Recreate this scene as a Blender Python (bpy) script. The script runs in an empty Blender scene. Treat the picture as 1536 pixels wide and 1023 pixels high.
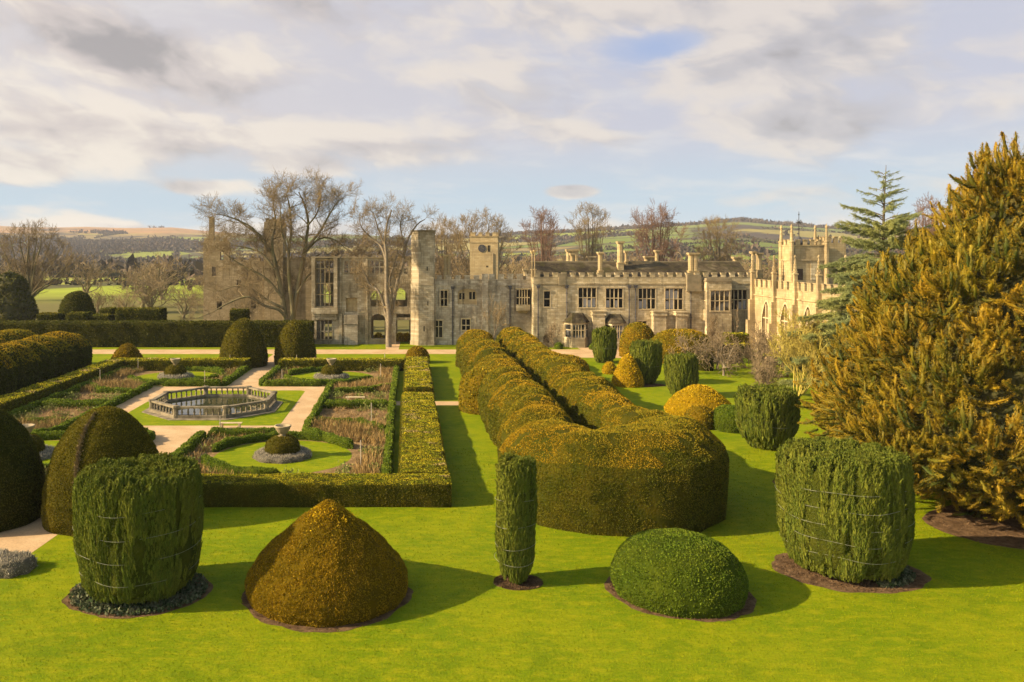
import bpy, math, random
import numpy as np
from mathutils import Vector

R = math.radians
SC = bpy.context.scene
COL = SC.collection
rng = np.random.default_rng(7)
random.seed(7)

# ------------------------------------------------------------------ camera
F, VX, VY, H = 1200.0, 610.0, 383.0, 13.0
cam = bpy.data.cameras.new('camera')
cam_o = bpy.data.objects.new('camera', cam)
COL.objects.link(cam_o)
cam_o.location = (0, 0, H)
cam_o.rotation_euler = (R(90), 0, 0)
cam.sensor_width = 36
cam.lens = F / 1536 * 36
cam.shift_x = (768 - VX) / 1536
cam.shift_y = -(511.5 - VY) / 1536
cam.clip_start = 0.5
cam.clip_end = 20000
SC.camera = cam_o

# ------------------------------------------------------------------ light
SUN_EL, SUN_AZ = 27.0, (-1.0, -0.16)          # sun stands low to the left, a little behind the camera
SUN_STRENGTH, SUN_COL = 4.6, (1.0, 0.80, 0.52)
SKY_STRENGTH = 0.1
EXPOSURE = 1.25
SC.view_settings.view_transform = 'Standard'
SC.view_settings.look = 'None'
SC.view_settings.exposure = EXPOSURE
SC.view_settings.gamma = 1
sun = bpy.data.lights.new('sun', 'SUN')
sun.energy = SUN_STRENGTH
sun.angle = R(0.5)
sun.color = SUN_COL
sun_o = bpy.data.objects.new('sun', sun)
COL.objects.link(sun_o)
_l = math.hypot(*SUN_AZ)
sd = Vector((SUN_AZ[0] / _l * math.cos(R(SUN_EL)), SUN_AZ[1] / _l * math.cos(R(SUN_EL)), math.sin(R(SUN_EL))))
sun_o.rotation_euler = sd.to_track_quat('Z', 'Y').to_euler()
sun_o.location = (-60, -10, 60)


class NT:
    """thin wrapper to write node trees briefly"""
    def __init__(s, tree):
        s.t = tree
        s.t.nodes.clear()

    def node(s, typ, **kw):
        n = s.t.nodes.new(typ)
        for k, v in kw.items():
            setattr(n, k, v)
        return n

    def put(s, sock, v):
        if isinstance(v, bpy.types.NodeSocket):
            s.t.links.new(v, sock)
        elif v is not None:
            if hasattr(sock.default_value, '__len__') and not hasattr(v, '__len__'):
                v = [v] * len(sock.default_value)
            if hasattr(sock.default_value, '__len__') and len(sock.default_value) == 4 and len(v) == 3:
                v = (*v, 1)
            sock.default_value = v

    def m(s, op, a, b=None, c=None, clamp=False):
        n = s.node('ShaderNodeMath', operation=op, use_clamp=clamp)
        for i, v in enumerate((a, b, c)):
            if v is not None:
                s.put(n.inputs[i], v)
        return n.outputs[0]

    def vm(s, op, a, b=None):
        n = s.node('ShaderNodeVectorMath', operation=op)
        s.put(n.inputs[0], a)
        if b is not None:
            s.put(n.inputs[1], b)
        return n.outputs[0]

    def comb(s, x, y, z):
        n = s.node('ShaderNodeCombineXYZ')
        for i, v in enumerate((x, y, z)):
            s.put(n.inputs[i], v)
        return n.outputs[0]

    def sep(s, v):
        n = s.node('ShaderNodeSeparateXYZ')
        s.put(n.inputs[0], v)
        return n.outputs

    def noise(s, vec, scale, detail=4, rough=0.55, dist=0.0, col=False):
        n = s.node('ShaderNodeTexNoise')
        s.put(n.inputs['Vector'], vec)
        n.inputs['Scale'].default_value = scale
        n.inputs['Detail'].default_value = detail
        n.inputs['Roughness'].default_value = rough
        n.inputs['Distortion'].default_value = dist
        return n.outputs['Color' if col else 'Fac']

    def step(s, v, a, b, lo=0.0, hi=1.0):
        n = s.node('ShaderNodeMapRange', interpolation_type='SMOOTHSTEP')
        s.put(n.inputs[0], v)
        for i, x in enumerate((a, b, lo, hi)):
            n.inputs[i + 1].default_value = x
        return n.outputs[0]

    def mix(s, f, a, b, mode='MIX'):
        n = s.node('ShaderNodeMix', data_type='RGBA', blend_type=mode)
        s.put(n.inputs[0], f)
        s.put(n.inputs[6], a)
        s.put(n.inputs[7], b)
        return n.outputs[2]

    def ramp(s, f, stops):
        n = s.node('ShaderNodeValToRGB')
        s.put(n.inputs[0], f)
        e = n.color_ramp.elements
        while len(e) < len(stops):
            e.new(0.5)
        for el, (p, c) in zip(e, stops):
            el.position = p
            el.color = (*c, 1)
        return n.outputs[0]


# ------------------------------------------------------------------ world
world = bpy.data.worlds.new('World')
SC.world = world
world.use_nodes = True
w = NT(world.node_tree)
sky = w.node('ShaderNodeTexSky', sky_type='NISHITA', sun_disc=False, sun_elevation=R(SUN_EL))
sky.sun_rotation = math.atan2(SUN_AZ[0], SUN_AZ[1])
sky.air_density, sky.dust_density, sky.ozone_density = 1.0, 1.2, 1.5
K = 10.0 / 2 ** EXPOSURE                       # cloud tones below are as they print at this exposure
dr = w.node('ShaderNodeTexCoord').outputs['Generated']
dx, dy, dz = w.sep(dr)
az = w.m('ARCTAN2', dx, dy)
el = w.m('ARCSINE', dz)
ev = w.m('MULTIPLY', w.m('POWER', w.m('MAXIMUM', el, 0.0), 0.8), 12.5)
pv = w.comb(w.m('ADD', w.m('MULTIPLY', az, 7.4), w.m('MULTIPLY', ev, .35)), ev, 2.3)
wv = w.vm('ADD', pv, w.vm('MULTIPLY', w.vm('SUBTRACT', w.noise(pv, 1.1, 3, 0.5, col=True), (.5, .5, .5)), (0.75, 0.65, 0.0)))
den = w.noise(wv, 0.85, 9, 0.57)
den2 = w.noise(w.vm('ADD', wv, (-0.30, 0.36, 0.0)), 0.85, 5, 0.52)


def bank(cx, cy, sx, sy, amp, tilt=0.0):
    """a soft bank of cloud: centre and half sizes given as pixels of the view"""
    a0, e0 = math.atan((cx - VX) / F), math.atan((VY - cy) / F)
    a = w.m('SUBTRACT', az, a0)
    e = w.m('SUBTRACT', w.m('SUBTRACT', el, e0), w.m('MULTIPLY', a, tilt))
    q = w.m('ADD', w.m('POWER', w.m('ABSOLUTE', w.m('DIVIDE', a, sx / F)), 2.0),
            w.m('POWER', w.m('ABSOLUTE', w.m('DIVIDE', e, sy / F)), 2.0))
    return w.m('MULTIPLY', w.m('EXPONENT', w.m('MULTIPLY', q, -1.0)), amp)


def total(rows):
    s = None
    for r_ in rows:
        v = bank(*r_)
        s = v if s is None else w.m('ADD', s, v)
    return s


add = total([(70, 110, 330, 75, .13), (200, 215, 260, 36, .16), (30, 268, 75, 24, .34), (640, 210, 200, 40, .12), (858, 289, 46, 12, .75),
             (300, 286, 60, 12, .38), (1150, 110, 300, 60, .15), (1260, 205, 190, 36, .16), (1020, 20, 420, 42, .16), (1200, 300, 150, 14, .12),
             (300, 345, 500, 10, .16), (450, 254, 60, 15, .30), (985, 86, 70, 24, -.30), (130, 300, 190, 16, -.16), (640, 296, 300, 30, -.24),
             (1000, 270, 150, 40, -.14), (1110, 165, 40, 18, -.12), (1480, 150, 60, 50, -.08), (540, 120, 160, 60, -.05)])
dens = w.m('ADD', den, add)
cover = w.step(dens, 0.45, 0.66)
dark = total([(190, 80, 175, 50, 1.1, -0.10), (130, 195, 60, 13, .5), (25, 212, 60, 11, .6), (320, 228, 60, 11, .45), (1250, 212, 120, 20, .45),
              (1290, 110, 160, 46, .12), (40, 288, 70, 10, .35), (860, 297, 50, 5, .35), (620, 218, 120, 11, .25), (1250, 20, 260, 36, .10), (690, 225, 90, 14, .2)])
lit = w.m('ADD', w.m('MULTIPLY', w.m('SUBTRACT', den, den2), 2.7), 0.68)
lit = w.m('SUBTRACT', w.m('SUBTRACT', lit, w.m('MULTIPLY', w.step(dens, 0.58, 0.90), 0.16)), w.m('MULTIPLY', dark, 0.60), clamp=True)
warm = w.step(az, -0.55, 0.45)                # cream near the sun, mauve away from it
hi_c = w.mix(warm, (.98, .87, .73), (.84, .75, .66))
mid_c = w.mix(warm, (.72, .63, .57), (.58, .545, .54))
cl = w.mix(w.step(lit, .36, .85), mid_c, hi_c)
cl = w.mix(w.step(lit, .0, .45), (.40, .365, .345), cl)
veil = w.mix(warm, (.74, .69, .68), (.60, .61, .70))
lowb = w.mix(w.step(el, .0, .035), (.80, .76, .72), (.50, .66, .79))
skyc = w.mix(w.step(el, .05, .16), lowb, veil)
skyc = w.mix(bank(985, 86, 80, 26, .85), skyc, (.37, .49, .76))
fine = w.step(w.noise(w.vm('MULTIPLY', wv, (0.8, 1.7, 1)), 1.6, 6), .45, .75)
skyc = w.mix(w.m('MULTIPLY', fine, .55), skyc, (.82, .79, .76))
front = w.mix(w.m('MULTIPLY', cover, .88), skyc, cl)
front = w.vm('MULTIPLY', front, (K * .95, K * .945, K * .955))
front = w.mix(.06, front, sky.outputs[0])
# high overhead and behind the viewer sky warmed and brightened as added fill light
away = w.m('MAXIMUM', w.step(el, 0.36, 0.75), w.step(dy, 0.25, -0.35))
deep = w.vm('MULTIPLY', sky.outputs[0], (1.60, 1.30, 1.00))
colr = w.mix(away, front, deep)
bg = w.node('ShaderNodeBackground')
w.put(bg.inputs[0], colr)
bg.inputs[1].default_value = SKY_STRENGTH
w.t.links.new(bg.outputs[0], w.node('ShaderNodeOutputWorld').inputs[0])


# ------------------------------------------------------------------ helpers
def W(px, py, Y):
    return np.array([(px - VX) * Y / F, Y, H - (py - VY) * Y / F])


def G(px, py, z=0.0):
    Y = (H - z) * F / (py - VY)
    return np.array([(px - VX) * Y / F, Y, z])


def XP(px, Y):
    return (px - VX) * Y / F


def ZP(py, Y):
    return H - (py - VY) * Y / F


def tag(o, label=None, cat=None, group=None, kind=None):
    if label: o['label'] = label
    if cat: o['category'] = cat
    if group: o['group'] = group
    if kind: o['kind'] = kind
    return o


def empty(name, loc, label, cat, group=None, rz=0):
    o = bpy.data.objects.new(name, None)
    COL.objects.link(o)
    o.location = loc
    o.rotation_euler = (0, 0, rz)
    o.empty_display_size = 0.3
    return tag(o, label, cat, group)


def mesh(name, V, Fc, mats, parent=None, smooth=False, midx=None, attr=None, loc=None):
    """V (n,3); Fc: list of arrays (m,k) or list of tuples"""
    V = np.asarray(V, dtype=np.float64)
    if loc is not None:
        V = V - np.asarray(loc)
    groups = [np.asarray(f, dtype=np.int64) for f in Fc] if len(Fc) and isinstance(Fc[0], np.ndarray) and Fc[0].ndim == 2 else None
    me = bpy.data.meshes.new(name)
    if groups is not None:
        groups = [g for g in groups if len(g)]
        idx = np.concatenate([g.ravel() for g in groups])
        tot = np.concatenate([np.full(len(g), g.shape[1]) for g in groups])
        me.vertices.add(len(V))
        me.vertices.foreach_set('co', V.astype(np.float32).ravel())
        me.loops.add(len(idx))
        me.loops.foreach_set('vertex_index', idx.astype(np.int32))
        me.polygons.add(len(tot))
        me.polygons.foreach_set('loop_start', np.concatenate([[0], np.cumsum(tot)[:-1]]).astype(np.int32))
        me.polygons.foreach_set('loop_total', tot.astype(np.int32))
        if midx is not None:
            me.polygons.foreach_set('material_index', np.asarray(midx, dtype=np.int32))
        me.update(calc_edges=True)
    else:
        me.from_pydata(V.tolist(), [], [tuple(f) for f in Fc])
        if midx is not None:
            me.polygons.foreach_set('material_index', np.asarray(midx, dtype=np.int32))
    if smooth is not False:
        sm = np.ones(len(me.polygons), dtype=bool) if smooth is True else np.asarray(smooth, dtype=bool)
        me.polygons.foreach_set('use_smooth', sm)
    if attr is not None:
        for k, v in attr.items():
            a = me.attributes.new(k, 'FLOAT', 'POINT')
            a.data.foreach_set('value', np.asarray(v, dtype=np.float32))
    for mt in (mats if isinstance(mats, (list, tuple)) else [mats]):
        me.materials.append(mt)
    o = bpy.data.objects.new(name, me)
    COL.objects.link(o)
    if parent is not None:
        o.parent = parent
    if loc is not None:
        o.location = tuple(loc)
    return o


def copy_tree(o, parent=None):
    c = o.copy()
    COL.objects.link(c)
    c.parent = parent
    for ch in list(o.children):
        copy_tree(ch, c)
    return c


class MB:
    """collects simple solids into one mesh"""
    def __init__(s):
        s.v, s.f = [], []

    def add(s, v, f):
        b = len(s.v)
        s.v += [tuple(map(float, p)) for p in v]
        s.f += [tuple(i + b for i in q) for q in f]
        return s

    def box(s, x0, x1, y0, y1, z0, z1):
        return s.add([(x0, y0, z0), (x1, y0, z0), (x1, y1, z0), (x0, y1, z0), (x0, y0, z1), (x1, y0, z1), (x1, y1, z1), (x0, y1, z1)],
                     [(0, 3, 2, 1), (4, 5, 6, 7), (0, 1, 5, 4), (1, 2, 6, 5), (2, 3, 7, 6), (3, 0, 4, 7)])

    def bar(s, p, q, w, h):
        """box beam from p to q (ground plan direction), w wide, from z to z+h"""
        p, q = np.array(p, float), np.array(q, float)
        d = (q - p)[:2]
        d = d / np.linalg.norm(d)
        n = np.array([-d[1], d[0]]) * w / 2
        v = []
        for z in (0, h):
            for c, sg in ((p, -1), (q, -1), (q, 1), (p, 1)):
                v.append((c[0] + n[0] * sg, c[1] + n[1] * sg, c[2] + z))
        return s.add(v, [(0, 3, 2, 1), (4, 5, 6, 7), (0, 1, 5, 4), (1, 2, 6, 5), (2, 3, 7, 6), (3, 0, 4, 7)])

    def lathe(s, cx, cy, prof, n=16, rot=0.0):
        v, f = [], []
        for r, z in prof:
            for i in range(n):
                a = rot + 2 * math.pi * i / n
                v.append((cx + r * math.cos(a), cy + r * math.sin(a), z))
        m = len(prof)
        for j in range(m - 1):
            for i in range(n):
                f.append((j * n + i, j * n + (i + 1) % n, (j + 1) * n + (i + 1) % n, (j + 1) * n + i))
        f.append(tuple(range(n))[::-1])
        f.append(tuple((m - 1) * n + i for i in range(n)))
        return s.add(v, f)

    def prism(s, poly, z0, z1):
        n = len(poly)
        v = [(x, y, z0) for x, y in poly] + [(x, y, z1) for x, y in poly]
        f = [tuple(range(n))[::-1], tuple(range(n, 2 * n))] + [(i, (i + 1) % n, n + (i + 1) % n, n + i) for i in range(n)]
        return s.add(v, f)

    def vprism(s, poly, y0, y1):
        """polygon in the x-z plane run from y0 to y1"""
        n = len(poly)
        v = [(x, y0, z) for x, z in poly] + [(x, y1, z) for x, z in poly]
        f = [tuple(range(n)), tuple(range(n, 2 * n))[::-1]] + [(i, n + i, n + (i + 1) % n, (i + 1) % n) for i in range(n)]
        return s.add(v, f)

    def tube(s, pts, r, n=6):
        pts = [Vector(p) for p in pts]
        b = len(s.v)
        for k, p in enumerate(pts):
            d = (pts[min(k + 1, len(pts) - 1)] - pts[max(k - 1, 0)]).normalized()
            a = d.orthogonal().normalized()
            c = d.cross(a)
            rr = r[k] if hasattr(r, '__len__') else r
            for i in range(n):
                t = 2 * math.pi * i / n
                s.v.append(tuple(p + (a * math.cos(t) + c * math.sin(t)) * rr))
        for k in range(len(pts) - 1):
            for i in range(n):
                s.f.append((b + k * n + i, b + k * n + (i + 1) % n, b + (k + 1) * n + (i + 1) % n, b + (k + 1) * n + i))
        s.f.append(tuple(b + i for i in range(n))[::-1])
        s.f.append(tuple(b + (len(pts) - 1) * n + i for i in range(n)))
        return s

    def build(s, name, mat, parent=None, smooth=False, loc=None):
        # loc: shift of the mesh origin; a parented mesh is given in the parent's local frame
        return mesh(name, s.v, s.f, mat, parent, smooth, loc=loc)


def _h(ix, iy, iz, seed):
    with np.errstate(over='ignore'):
        h = (ix.astype(np.uint32) * np.uint32(73856093)) ^ (iy.astype(np.uint32) * np.uint32(19349663)) ^ (iz.astype(np.uint32) * np.uint32(83492791)) ^ np.uint32((seed * 2654435 + 12345) & 0xffffffff)
        h = (h ^ (h >> np.uint32(13))) * np.uint32(1274126177)
        h = (h ^ (h >> np.uint32(16))) * np.uint32(2246822519)
        h = h ^ (h >> np.uint32(13))
    return h.astype(np.float64) / 4294967295.0


def vnoise(p, seed=0):
    p = np.asarray(p, float)
    i = np.floor(p).astype(np.int64)
    f = p - i
    f = f * f * (3 - 2 * f)
    r = 0
    for a in (0, 1):
        wa = f[:, 0] if a else 1 - f[:, 0]
        for b in (0, 1):
            wb = f[:, 1] if b else 1 - f[:, 1]
            for c in (0, 1):
                wc = f[:, 2] if c else 1 - f[:, 2]
                r = r + wa * wb * wc * _h(i[:, 0] + a, i[:, 1] + b, i[:, 2] + c, seed)
    return r


def fbm(p, octv=3, seed=0, gain=0.5):
    s, a, t = 0, 1.0, 0.0
    p = np.asarray(p, float)
    for k in range(octv):
        s = s + a * vnoise(p * 2 ** k + 17.3 * k, seed + k)
        t += a
        a *= gain
    return s / t


# ------------------------------------------------------------------ materials
def new_mat(name):
    m = bpy.data.materials.new(name)
    m.use_nodes = True
    return m, NT(m.node_tree)


def finish(n, col, rough=0.8, bump=None, bstr=0.3, bdist=0.05, spec=0.3, metal=0.0, transl=0.0):
    b = n.node('ShaderNodeBsdfPrincipled')
    n.put(b.inputs['Base Color'], col)
    n.put(b.inputs['Roughness'], rough)
    b.inputs['Specular IOR Level'].default_value = spec
    b.inputs['Metallic'].default_value = metal
    if bump is not None:
        bp = n.node('ShaderNodeBump')
        bp.inputs['Strength'].default_value = bstr
        bp.inputs['Distance'].default_value = bdist
        n.put(bp.inputs['Height'], bump)
        n.t.links.new(bp.outputs[0], b.inputs['Normal'])
    out = n.node('ShaderNodeOutputMaterial')
    sh = b.outputs[0]
    if transl:
        tr = n.node('ShaderNodeBsdfTranslucent')
        n.put(tr.inputs[0], col)
        mx = n.node('ShaderNodeMixShader')
        mx.inputs[0].default_value = transl
        n.t.links.new(sh, mx.inputs[1])
        n.t.links.new(tr.outputs[0], mx.inputs[2])
        sh = mx.outputs[0]
    n.t.links.new(sh, out.inputs[0])


def pos(n):
    return n.node('ShaderNodeNewGeometry').outputs['Position']


CORE = {}


def leaf_mat(name, a, b, c=None, scale=0.5, lo=.35, hi=.65, c_amt=0.5, transl=0.2, rough=0.65, stretch=(1, 1, 1)):
    """a = common leaf, b = second leaf tone in broad patches, c = odd single leaves"""
    m, n = new_mat(name)
    p = n.vm('MULTIPLY', pos(n), stretch)
    f = n.step(n.noise(p, scale, 4, .6), lo, hi)
    col = n.mix(f, a, b)
    isl = n.node('ShaderNodeNewGeometry').outputs['Random Per Island']
    if c is not None:
        col = n.mix(n.m('MULTIPLY', n.step(isl, .3, 1.0), c_amt), col, c)
    col = n.mix(1.0, col, n.ramp(n.m('FRACT', n.m('MULTIPLY', isl, 7.31)), [(0, (.66, .66, .66)), (1, (1.25, 1.25, 1.25))]), 'MULTIPLY')
    finish(n, col, rough, spec=0.06, transl=transl)
    CORE[name] = plain(name + '_core', [q * .34 for q in a], [q * .40 for q in b], .9, .95, 1.0, 11, spec=.03, bdist=.12)  # leaf tones darkened so gaps between sprigs look shaded
    return m


def plain(name, a, b, scale=3.0, rough=0.85, bump=0.3, bscale=20, stretch=(1, 1, 1), spec=0.3, bdist=0.03, metal=0):
    m, n = new_mat(name)
    p = n.vm('MULTIPLY', pos(n), stretch)
    col = n.mix(n.step(n.noise(p, scale, 5, .6), .3, .7), a, b)
    bm = n.noise(p, bscale, 4, .6) if bump else None
    finish(n, col, rough, bm, bump, bdist, spec, metal)
    return m


def stone_mat(name, base, pale, dark, moss=None, block=(0.62, 0.30), stain=0.5, lichen=0.25):
    m, n = new_mat(name)
    p = pos(n)
    x, y, z = n.sep(p)
    bt = n.node('ShaderNodeTexBrick')
    n.put(bt.inputs['Vector'], n.comb(n.m('ADD', x, n.m('MULTIPLY', y, 1.0)), z, 0))
    bt.inputs['Scale'].default_value = 1.0
    bt.inputs['Mortar Size'].default_value = 0.012
    bt.inputs['Brick Width'].default_value = block[0]
    bt.inputs['Row Height'].default_value = block[1]
    bt.inputs['Color1'].default_value = (*base, 1)
    bt.inputs['Color2'].default_value = (*pale, 1)
    bt.inputs['Mortar'].default_value = (*[c * .72 for c in base], 1)
    bt.inputs['Bias'].default_value = -0.1
    big = n.noise(p, 0.28, 5, .62)
    col = n.mix(n.step(big, .42, .68, 0, stain), bt.outputs[0], dark)
    streak = n.noise(n.vm('MULTIPLY', p, (1.3, 1.3, 0.16)), 1.1, 5, .65)
    col = n.mix(n.step(streak, .50, .74, 0, min(1, stain * 1.2)), col, [c * .62 for c in dark])
    col = n.mix(n.step(n.noise(p, 2.2, 5, .7), .55, .75, 0, lichen), col, pale)
    if moss is not None:
        col = n.mix(n.step(n.noise(p, .8, 5, .6), .5, .65, 0, .75), col, moss)
    hgt = n.m('ADD', n.m('MULTIPLY', bt.outputs['Fac'], -0.5), n.noise(p, 6, 5, .65))
    finish(n, col, 0.9, hgt, 0.55, 0.05, 0.2)
    return m

M = {}
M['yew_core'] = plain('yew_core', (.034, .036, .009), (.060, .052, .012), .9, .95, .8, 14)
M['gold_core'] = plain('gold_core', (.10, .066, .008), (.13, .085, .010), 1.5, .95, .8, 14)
M['yew_hedge'] = leaf_mat('yew_hedge', (.105, .118, .010), (.170, .140, .011), (.21, .15, .012), .30, .40, .68, .5)
M['yew_gold_lit'] = leaf_mat('yew_gold_lit', (.185, .168, .011), (.36, .228, .012), (.43, .25, .013), .26, .40, .62, .5)  # gold leaf; on the yew walks it paints the sunlit tops
M['yew_dark'] = leaf_mat('yew_dark', (.062, .070, .009), (.092, .088, .010), (.11, .09, .011), .4, .38, .66, .45)
M['yew_olive'] = leaf_mat('yew_olive', (.115, .108, .011), (.150, .122, .011), (.18, .13, .012), .5, .38, .66, .5)
M['irish_yew'] = leaf_mat('irish_yew', (.095, .125, .015), (.150, .160, .018), (.19, .185, .022), .9, .4, .7, .5, stretch=(1, 1, .25))
M['gold_cone'] = leaf_mat('gold_cone', (.210, .145, .007), (.290, .178, .008), (.37, .21, .010), .8, .4, .7, .55)
M['gold_bright'] = leaf_mat('gold_bright', (.52, .34, .010), (.62, .38, .012), (.48, .36, .018), .9, .4, .7, .5)
M['green_dome'] = leaf_mat('green_dome', (.095, .150, .011), (.135, .175, .012), (.17, .19, .014), .8, .4, .7, .5)
M['box'] = leaf_mat('box', (.105, .165, .014), (.175, .220, .018), (.22, .25, .02), .8, .4, .7, .5)
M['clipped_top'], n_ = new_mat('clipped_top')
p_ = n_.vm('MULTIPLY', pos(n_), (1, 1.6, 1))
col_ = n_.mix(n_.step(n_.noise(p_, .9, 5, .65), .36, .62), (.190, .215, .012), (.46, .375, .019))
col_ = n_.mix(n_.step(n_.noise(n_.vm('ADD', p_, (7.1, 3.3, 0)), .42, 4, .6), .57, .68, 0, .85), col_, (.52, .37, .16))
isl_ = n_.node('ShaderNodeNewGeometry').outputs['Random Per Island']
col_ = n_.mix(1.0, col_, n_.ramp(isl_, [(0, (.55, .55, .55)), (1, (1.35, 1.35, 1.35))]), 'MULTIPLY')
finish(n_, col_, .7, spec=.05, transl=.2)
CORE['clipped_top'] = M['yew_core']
M['straw'] = leaf_mat('straw', (.31, .20, .085), (.24, .15, .06), (.38, .27, .13), .7, .4, .7, .5, .1)
M['rose_stem'] = leaf_mat('rose_stem', (.29, .19, .065), (.21, .135, .045), (.38, .26, .10), .7, .4, .7, .6, 0)
M['lavender'] = leaf_mat('lavender', (.42, .37, .27), (.32, .28, .20), (.52, .47, .36), .9, .4, .7, .5)
M['herb'] = leaf_mat('herb', (.16, .18, .04), (.24, .20, .07), (.2, .25, .06), .8, .4, .7, .5)
M['ivy'] = leaf_mat('ivy', (.035, .060, .018), (.15, .15, .085), (.22, .22, .13), 1.8, .45, .7, .6)
M['bark'] = plain('bark', (.150, .115, .070), (.085, .068, .042), 2.2, .95, .8, 9, (1, 1, .3))
M['bark_moss'] = plain('bark_moss', (.20, .155, .085), (.12, .11, .042), 1.4, .95, .8, 9, (1, 1, .3))
M['bark_pale'] = plain('bark_pale', (.24, .195, .13), (.15, .12, .08), 3, .95, .6, 9)
M['bark_red'] = plain('bark_red', (.135, .078, .048), (.095, .06, .04), 2, .95, .5, 9)
M['twig'] = plain('twig', (.245, .178, .085), (.175, .130, .062), 1.2, .95, 0)
M['twig_red'] = plain('twig_red', (.185, .105, .065), (.14, .085, .055), 1.2, .95, 0)
M['twig_pale'] = plain('twig_pale', (.225, .165, .088), (.165, .12, .065), 1.2, .95, 0)
M['twig_olive'] = leaf_mat('twig_olive', (.44, .36, .07), (.35, .27, .06), (.52, .42, .12), .8, .4, .7, .5)
M['cedar'] = leaf_mat('cedar', (.20, .24, .10), (.30, .31, .09), (.38, .36, .10), .35, .4, .65, .55)
M['stone'] = stone_mat('stone', (.40, .318, .172), (.63, .53, .335), (.185, .15, .09), stain=.75, lichen=.4)
M['stone_warm'] = stone_mat('stone_warm', (.37, .275, .132), (.455, .355, .19), (.22, .17, .095), stain=.7, lichen=.4)
M['stone_ruin'] = stone_mat('stone_ruin', (.31, .252, .155), (.50, .43, .30), (.155, .122, .07), stain=.85, lichen=.5)
M['stone_grey'] = stone_mat('stone_grey', (.36, .30, .20), (.58, .51, .375), (.17, .14, .095), stain=.85, lichen=.5)
M['stone_dark'] = stone_mat('stone_dark', (.27, .205, .11), (.37, .29, .17), (.15, .115, .06), stain=.6)
M['stone_trim'] = plain('stone_trim', (.52, .42, .245), (.40, .315, .175), 1.3, .9, .3, 14)
M['stone_trim_dark'] = plain('stone_trim_dark', (.25, .20, .12), (.155, .13, .075), 1.1, .95, .4, 10)
M['balustrade'] = plain('balustrade', (.25, .205, .13), (.11, .09, .055), 1.6, .95, .4, 12)
M['roof_stone'] = stone_mat('roof_stone', (.062, .046, .024), (.135, .108, .062), (.020, .015, .008), moss=(.040, .035, .008), block=(.7, .42), stain=1.0, lichen=.7)
M['glass'], n_ = new_mat('glass')
finish(n_, n_.mix(n_.step(n_.noise(pos(n_), .55, 2), .45, .62), (.012, .013, .012), (.16, .165, .17)), .12, spec=.5)
M['glass_dark'], n_ = new_mat('glass_dark')
finish(n_, (.012, .011, .010), .15, spec=.4)
M['void'] = plain('void', (.02, .016, .010), (.03, .024, .014), 1, 1, 0)
M['lead'] = plain('lead', (.045, .043, .045), (.085, .08, .078), 2, .6, 0)
M['iron'] = plain('iron', (.035, .035, .04), (.06, .055, .05), 3, .6, 0)
M['oak'] = plain('oak', (.07, .045, .025), (.045, .03, .018), 4, .8, .3, 20, (8, 8, .6))
M['blind'] = plain('blind', (.34, .33, .32), (.26, .26, .26), .8, .5, 0)
M['glass_reflection'] = plain('glass_reflection', (.34, .275, .17), (.20, .16, .10), 1.0, .5, 0)  # reflected light painted into the pane colour
M['timber'] = plain('timber', (.40, .34, .25), (.30, .25, .18), 6, .9, .3, 20, (6, 6, .6))
M['wire'] = plain('wire', (.25, .25, .17), (.14, .15, .09), 6, .5, 0)
M['terracotta'] = plain('terracotta', (.36, .28, .165), (.24, .19, .11), 5, .9, .4, 14)

# lawn: mown turf with broad uneven tone, fine mottling and a nap
M['lawn'], n_ = new_mat('lawn')
p_ = pos(n_)
a_ = n_.noise(p_, .20, 6, .66)
b_ = n_.noise(n_.vm('MULTIPLY', p_, (1.0, 2.2, 1)), 1.3, 6, .68)
c_ = n_.noise(p_, 11, 5, .78)
col_ = n_.mix(n_.step(a_, .35, .66), (.136, .193, .003), (.200, .232, .004))
col_ = n_.mix(n_.step(b_, .44, .70, 0, .85), col_, (.265, .262, .006))
col_ = n_.mix(n_.step(b_, .28, .48, .5, 0), col_, (.108, .178, .003))
col_ = n_.mix(n_.step(n_.noise(p_, .55, 6, .7), .50, .66, 0, .55), col_, (.092, .148, .003))
col_ = n_.mix(1.0, col_, n_.ramp(c_, [(.30, (.74, .76, .74)), (.70, (1.2, 1.17, 1.15))]), 'MULTIPLY')
finish(n_, col_, .75, n_.m('ADD', c_, n_.m('MULTIPLY', b_, .8)), .7, .06, .04)

M['grass'] = leaf_mat('grass', (.140, .200, .003), (.205, .240, .004), (.29, .28, .008), .3, .4, .65, .5, .3)
M['gravel'], n_ = new_mat('gravel')
p_ = pos(n_)
col_ = n_.mix(n_.step(n_.noise(p_, .5, 5, .6), .35, .7), (.43, .285, .145), (.53, .37, .205))
col_ = n_.mix(1.0, col_, n_.ramp(n_.noise(p_, 9, 4, .7), [(.3, (.8, .8, .8)), (.7, (1.15, 1.15, 1.15))]), 'MULTIPLY')
finish(n_, col_, .95, n_.noise(p_, 25, 3, .7), .4, .03, .15)

M['soil'], n_ = new_mat('soil')
p_ = pos(n_)
col_ = n_.mix(n_.step(n_.noise(p_, 2.2, 6, .7), .36, .68), (.085, .050, .024), (.185, .115, .058))
finish(n_, col_, .95, n_.noise(p_, 9, 5, .75), .9, .10, .1)

M['straw_bed'], n_ = new_mat('straw_bed')
p_ = pos(n_)
col_ = n_.mix(n_.step(n_.noise(p_, 1.4, 6, .7), .36, .68), (.17, .105, .042), (.30, .20, .09))
finish(n_, col_, .95, n_.noise(p_, 7, 5, .75), .9, .12, .1)

M['pond'], n_ = new_mat('pond')
finish(n_, (.035, .04, .018), .04, n_.noise(pos(n_), 2.5, 2), .04, .02, .5)


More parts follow.
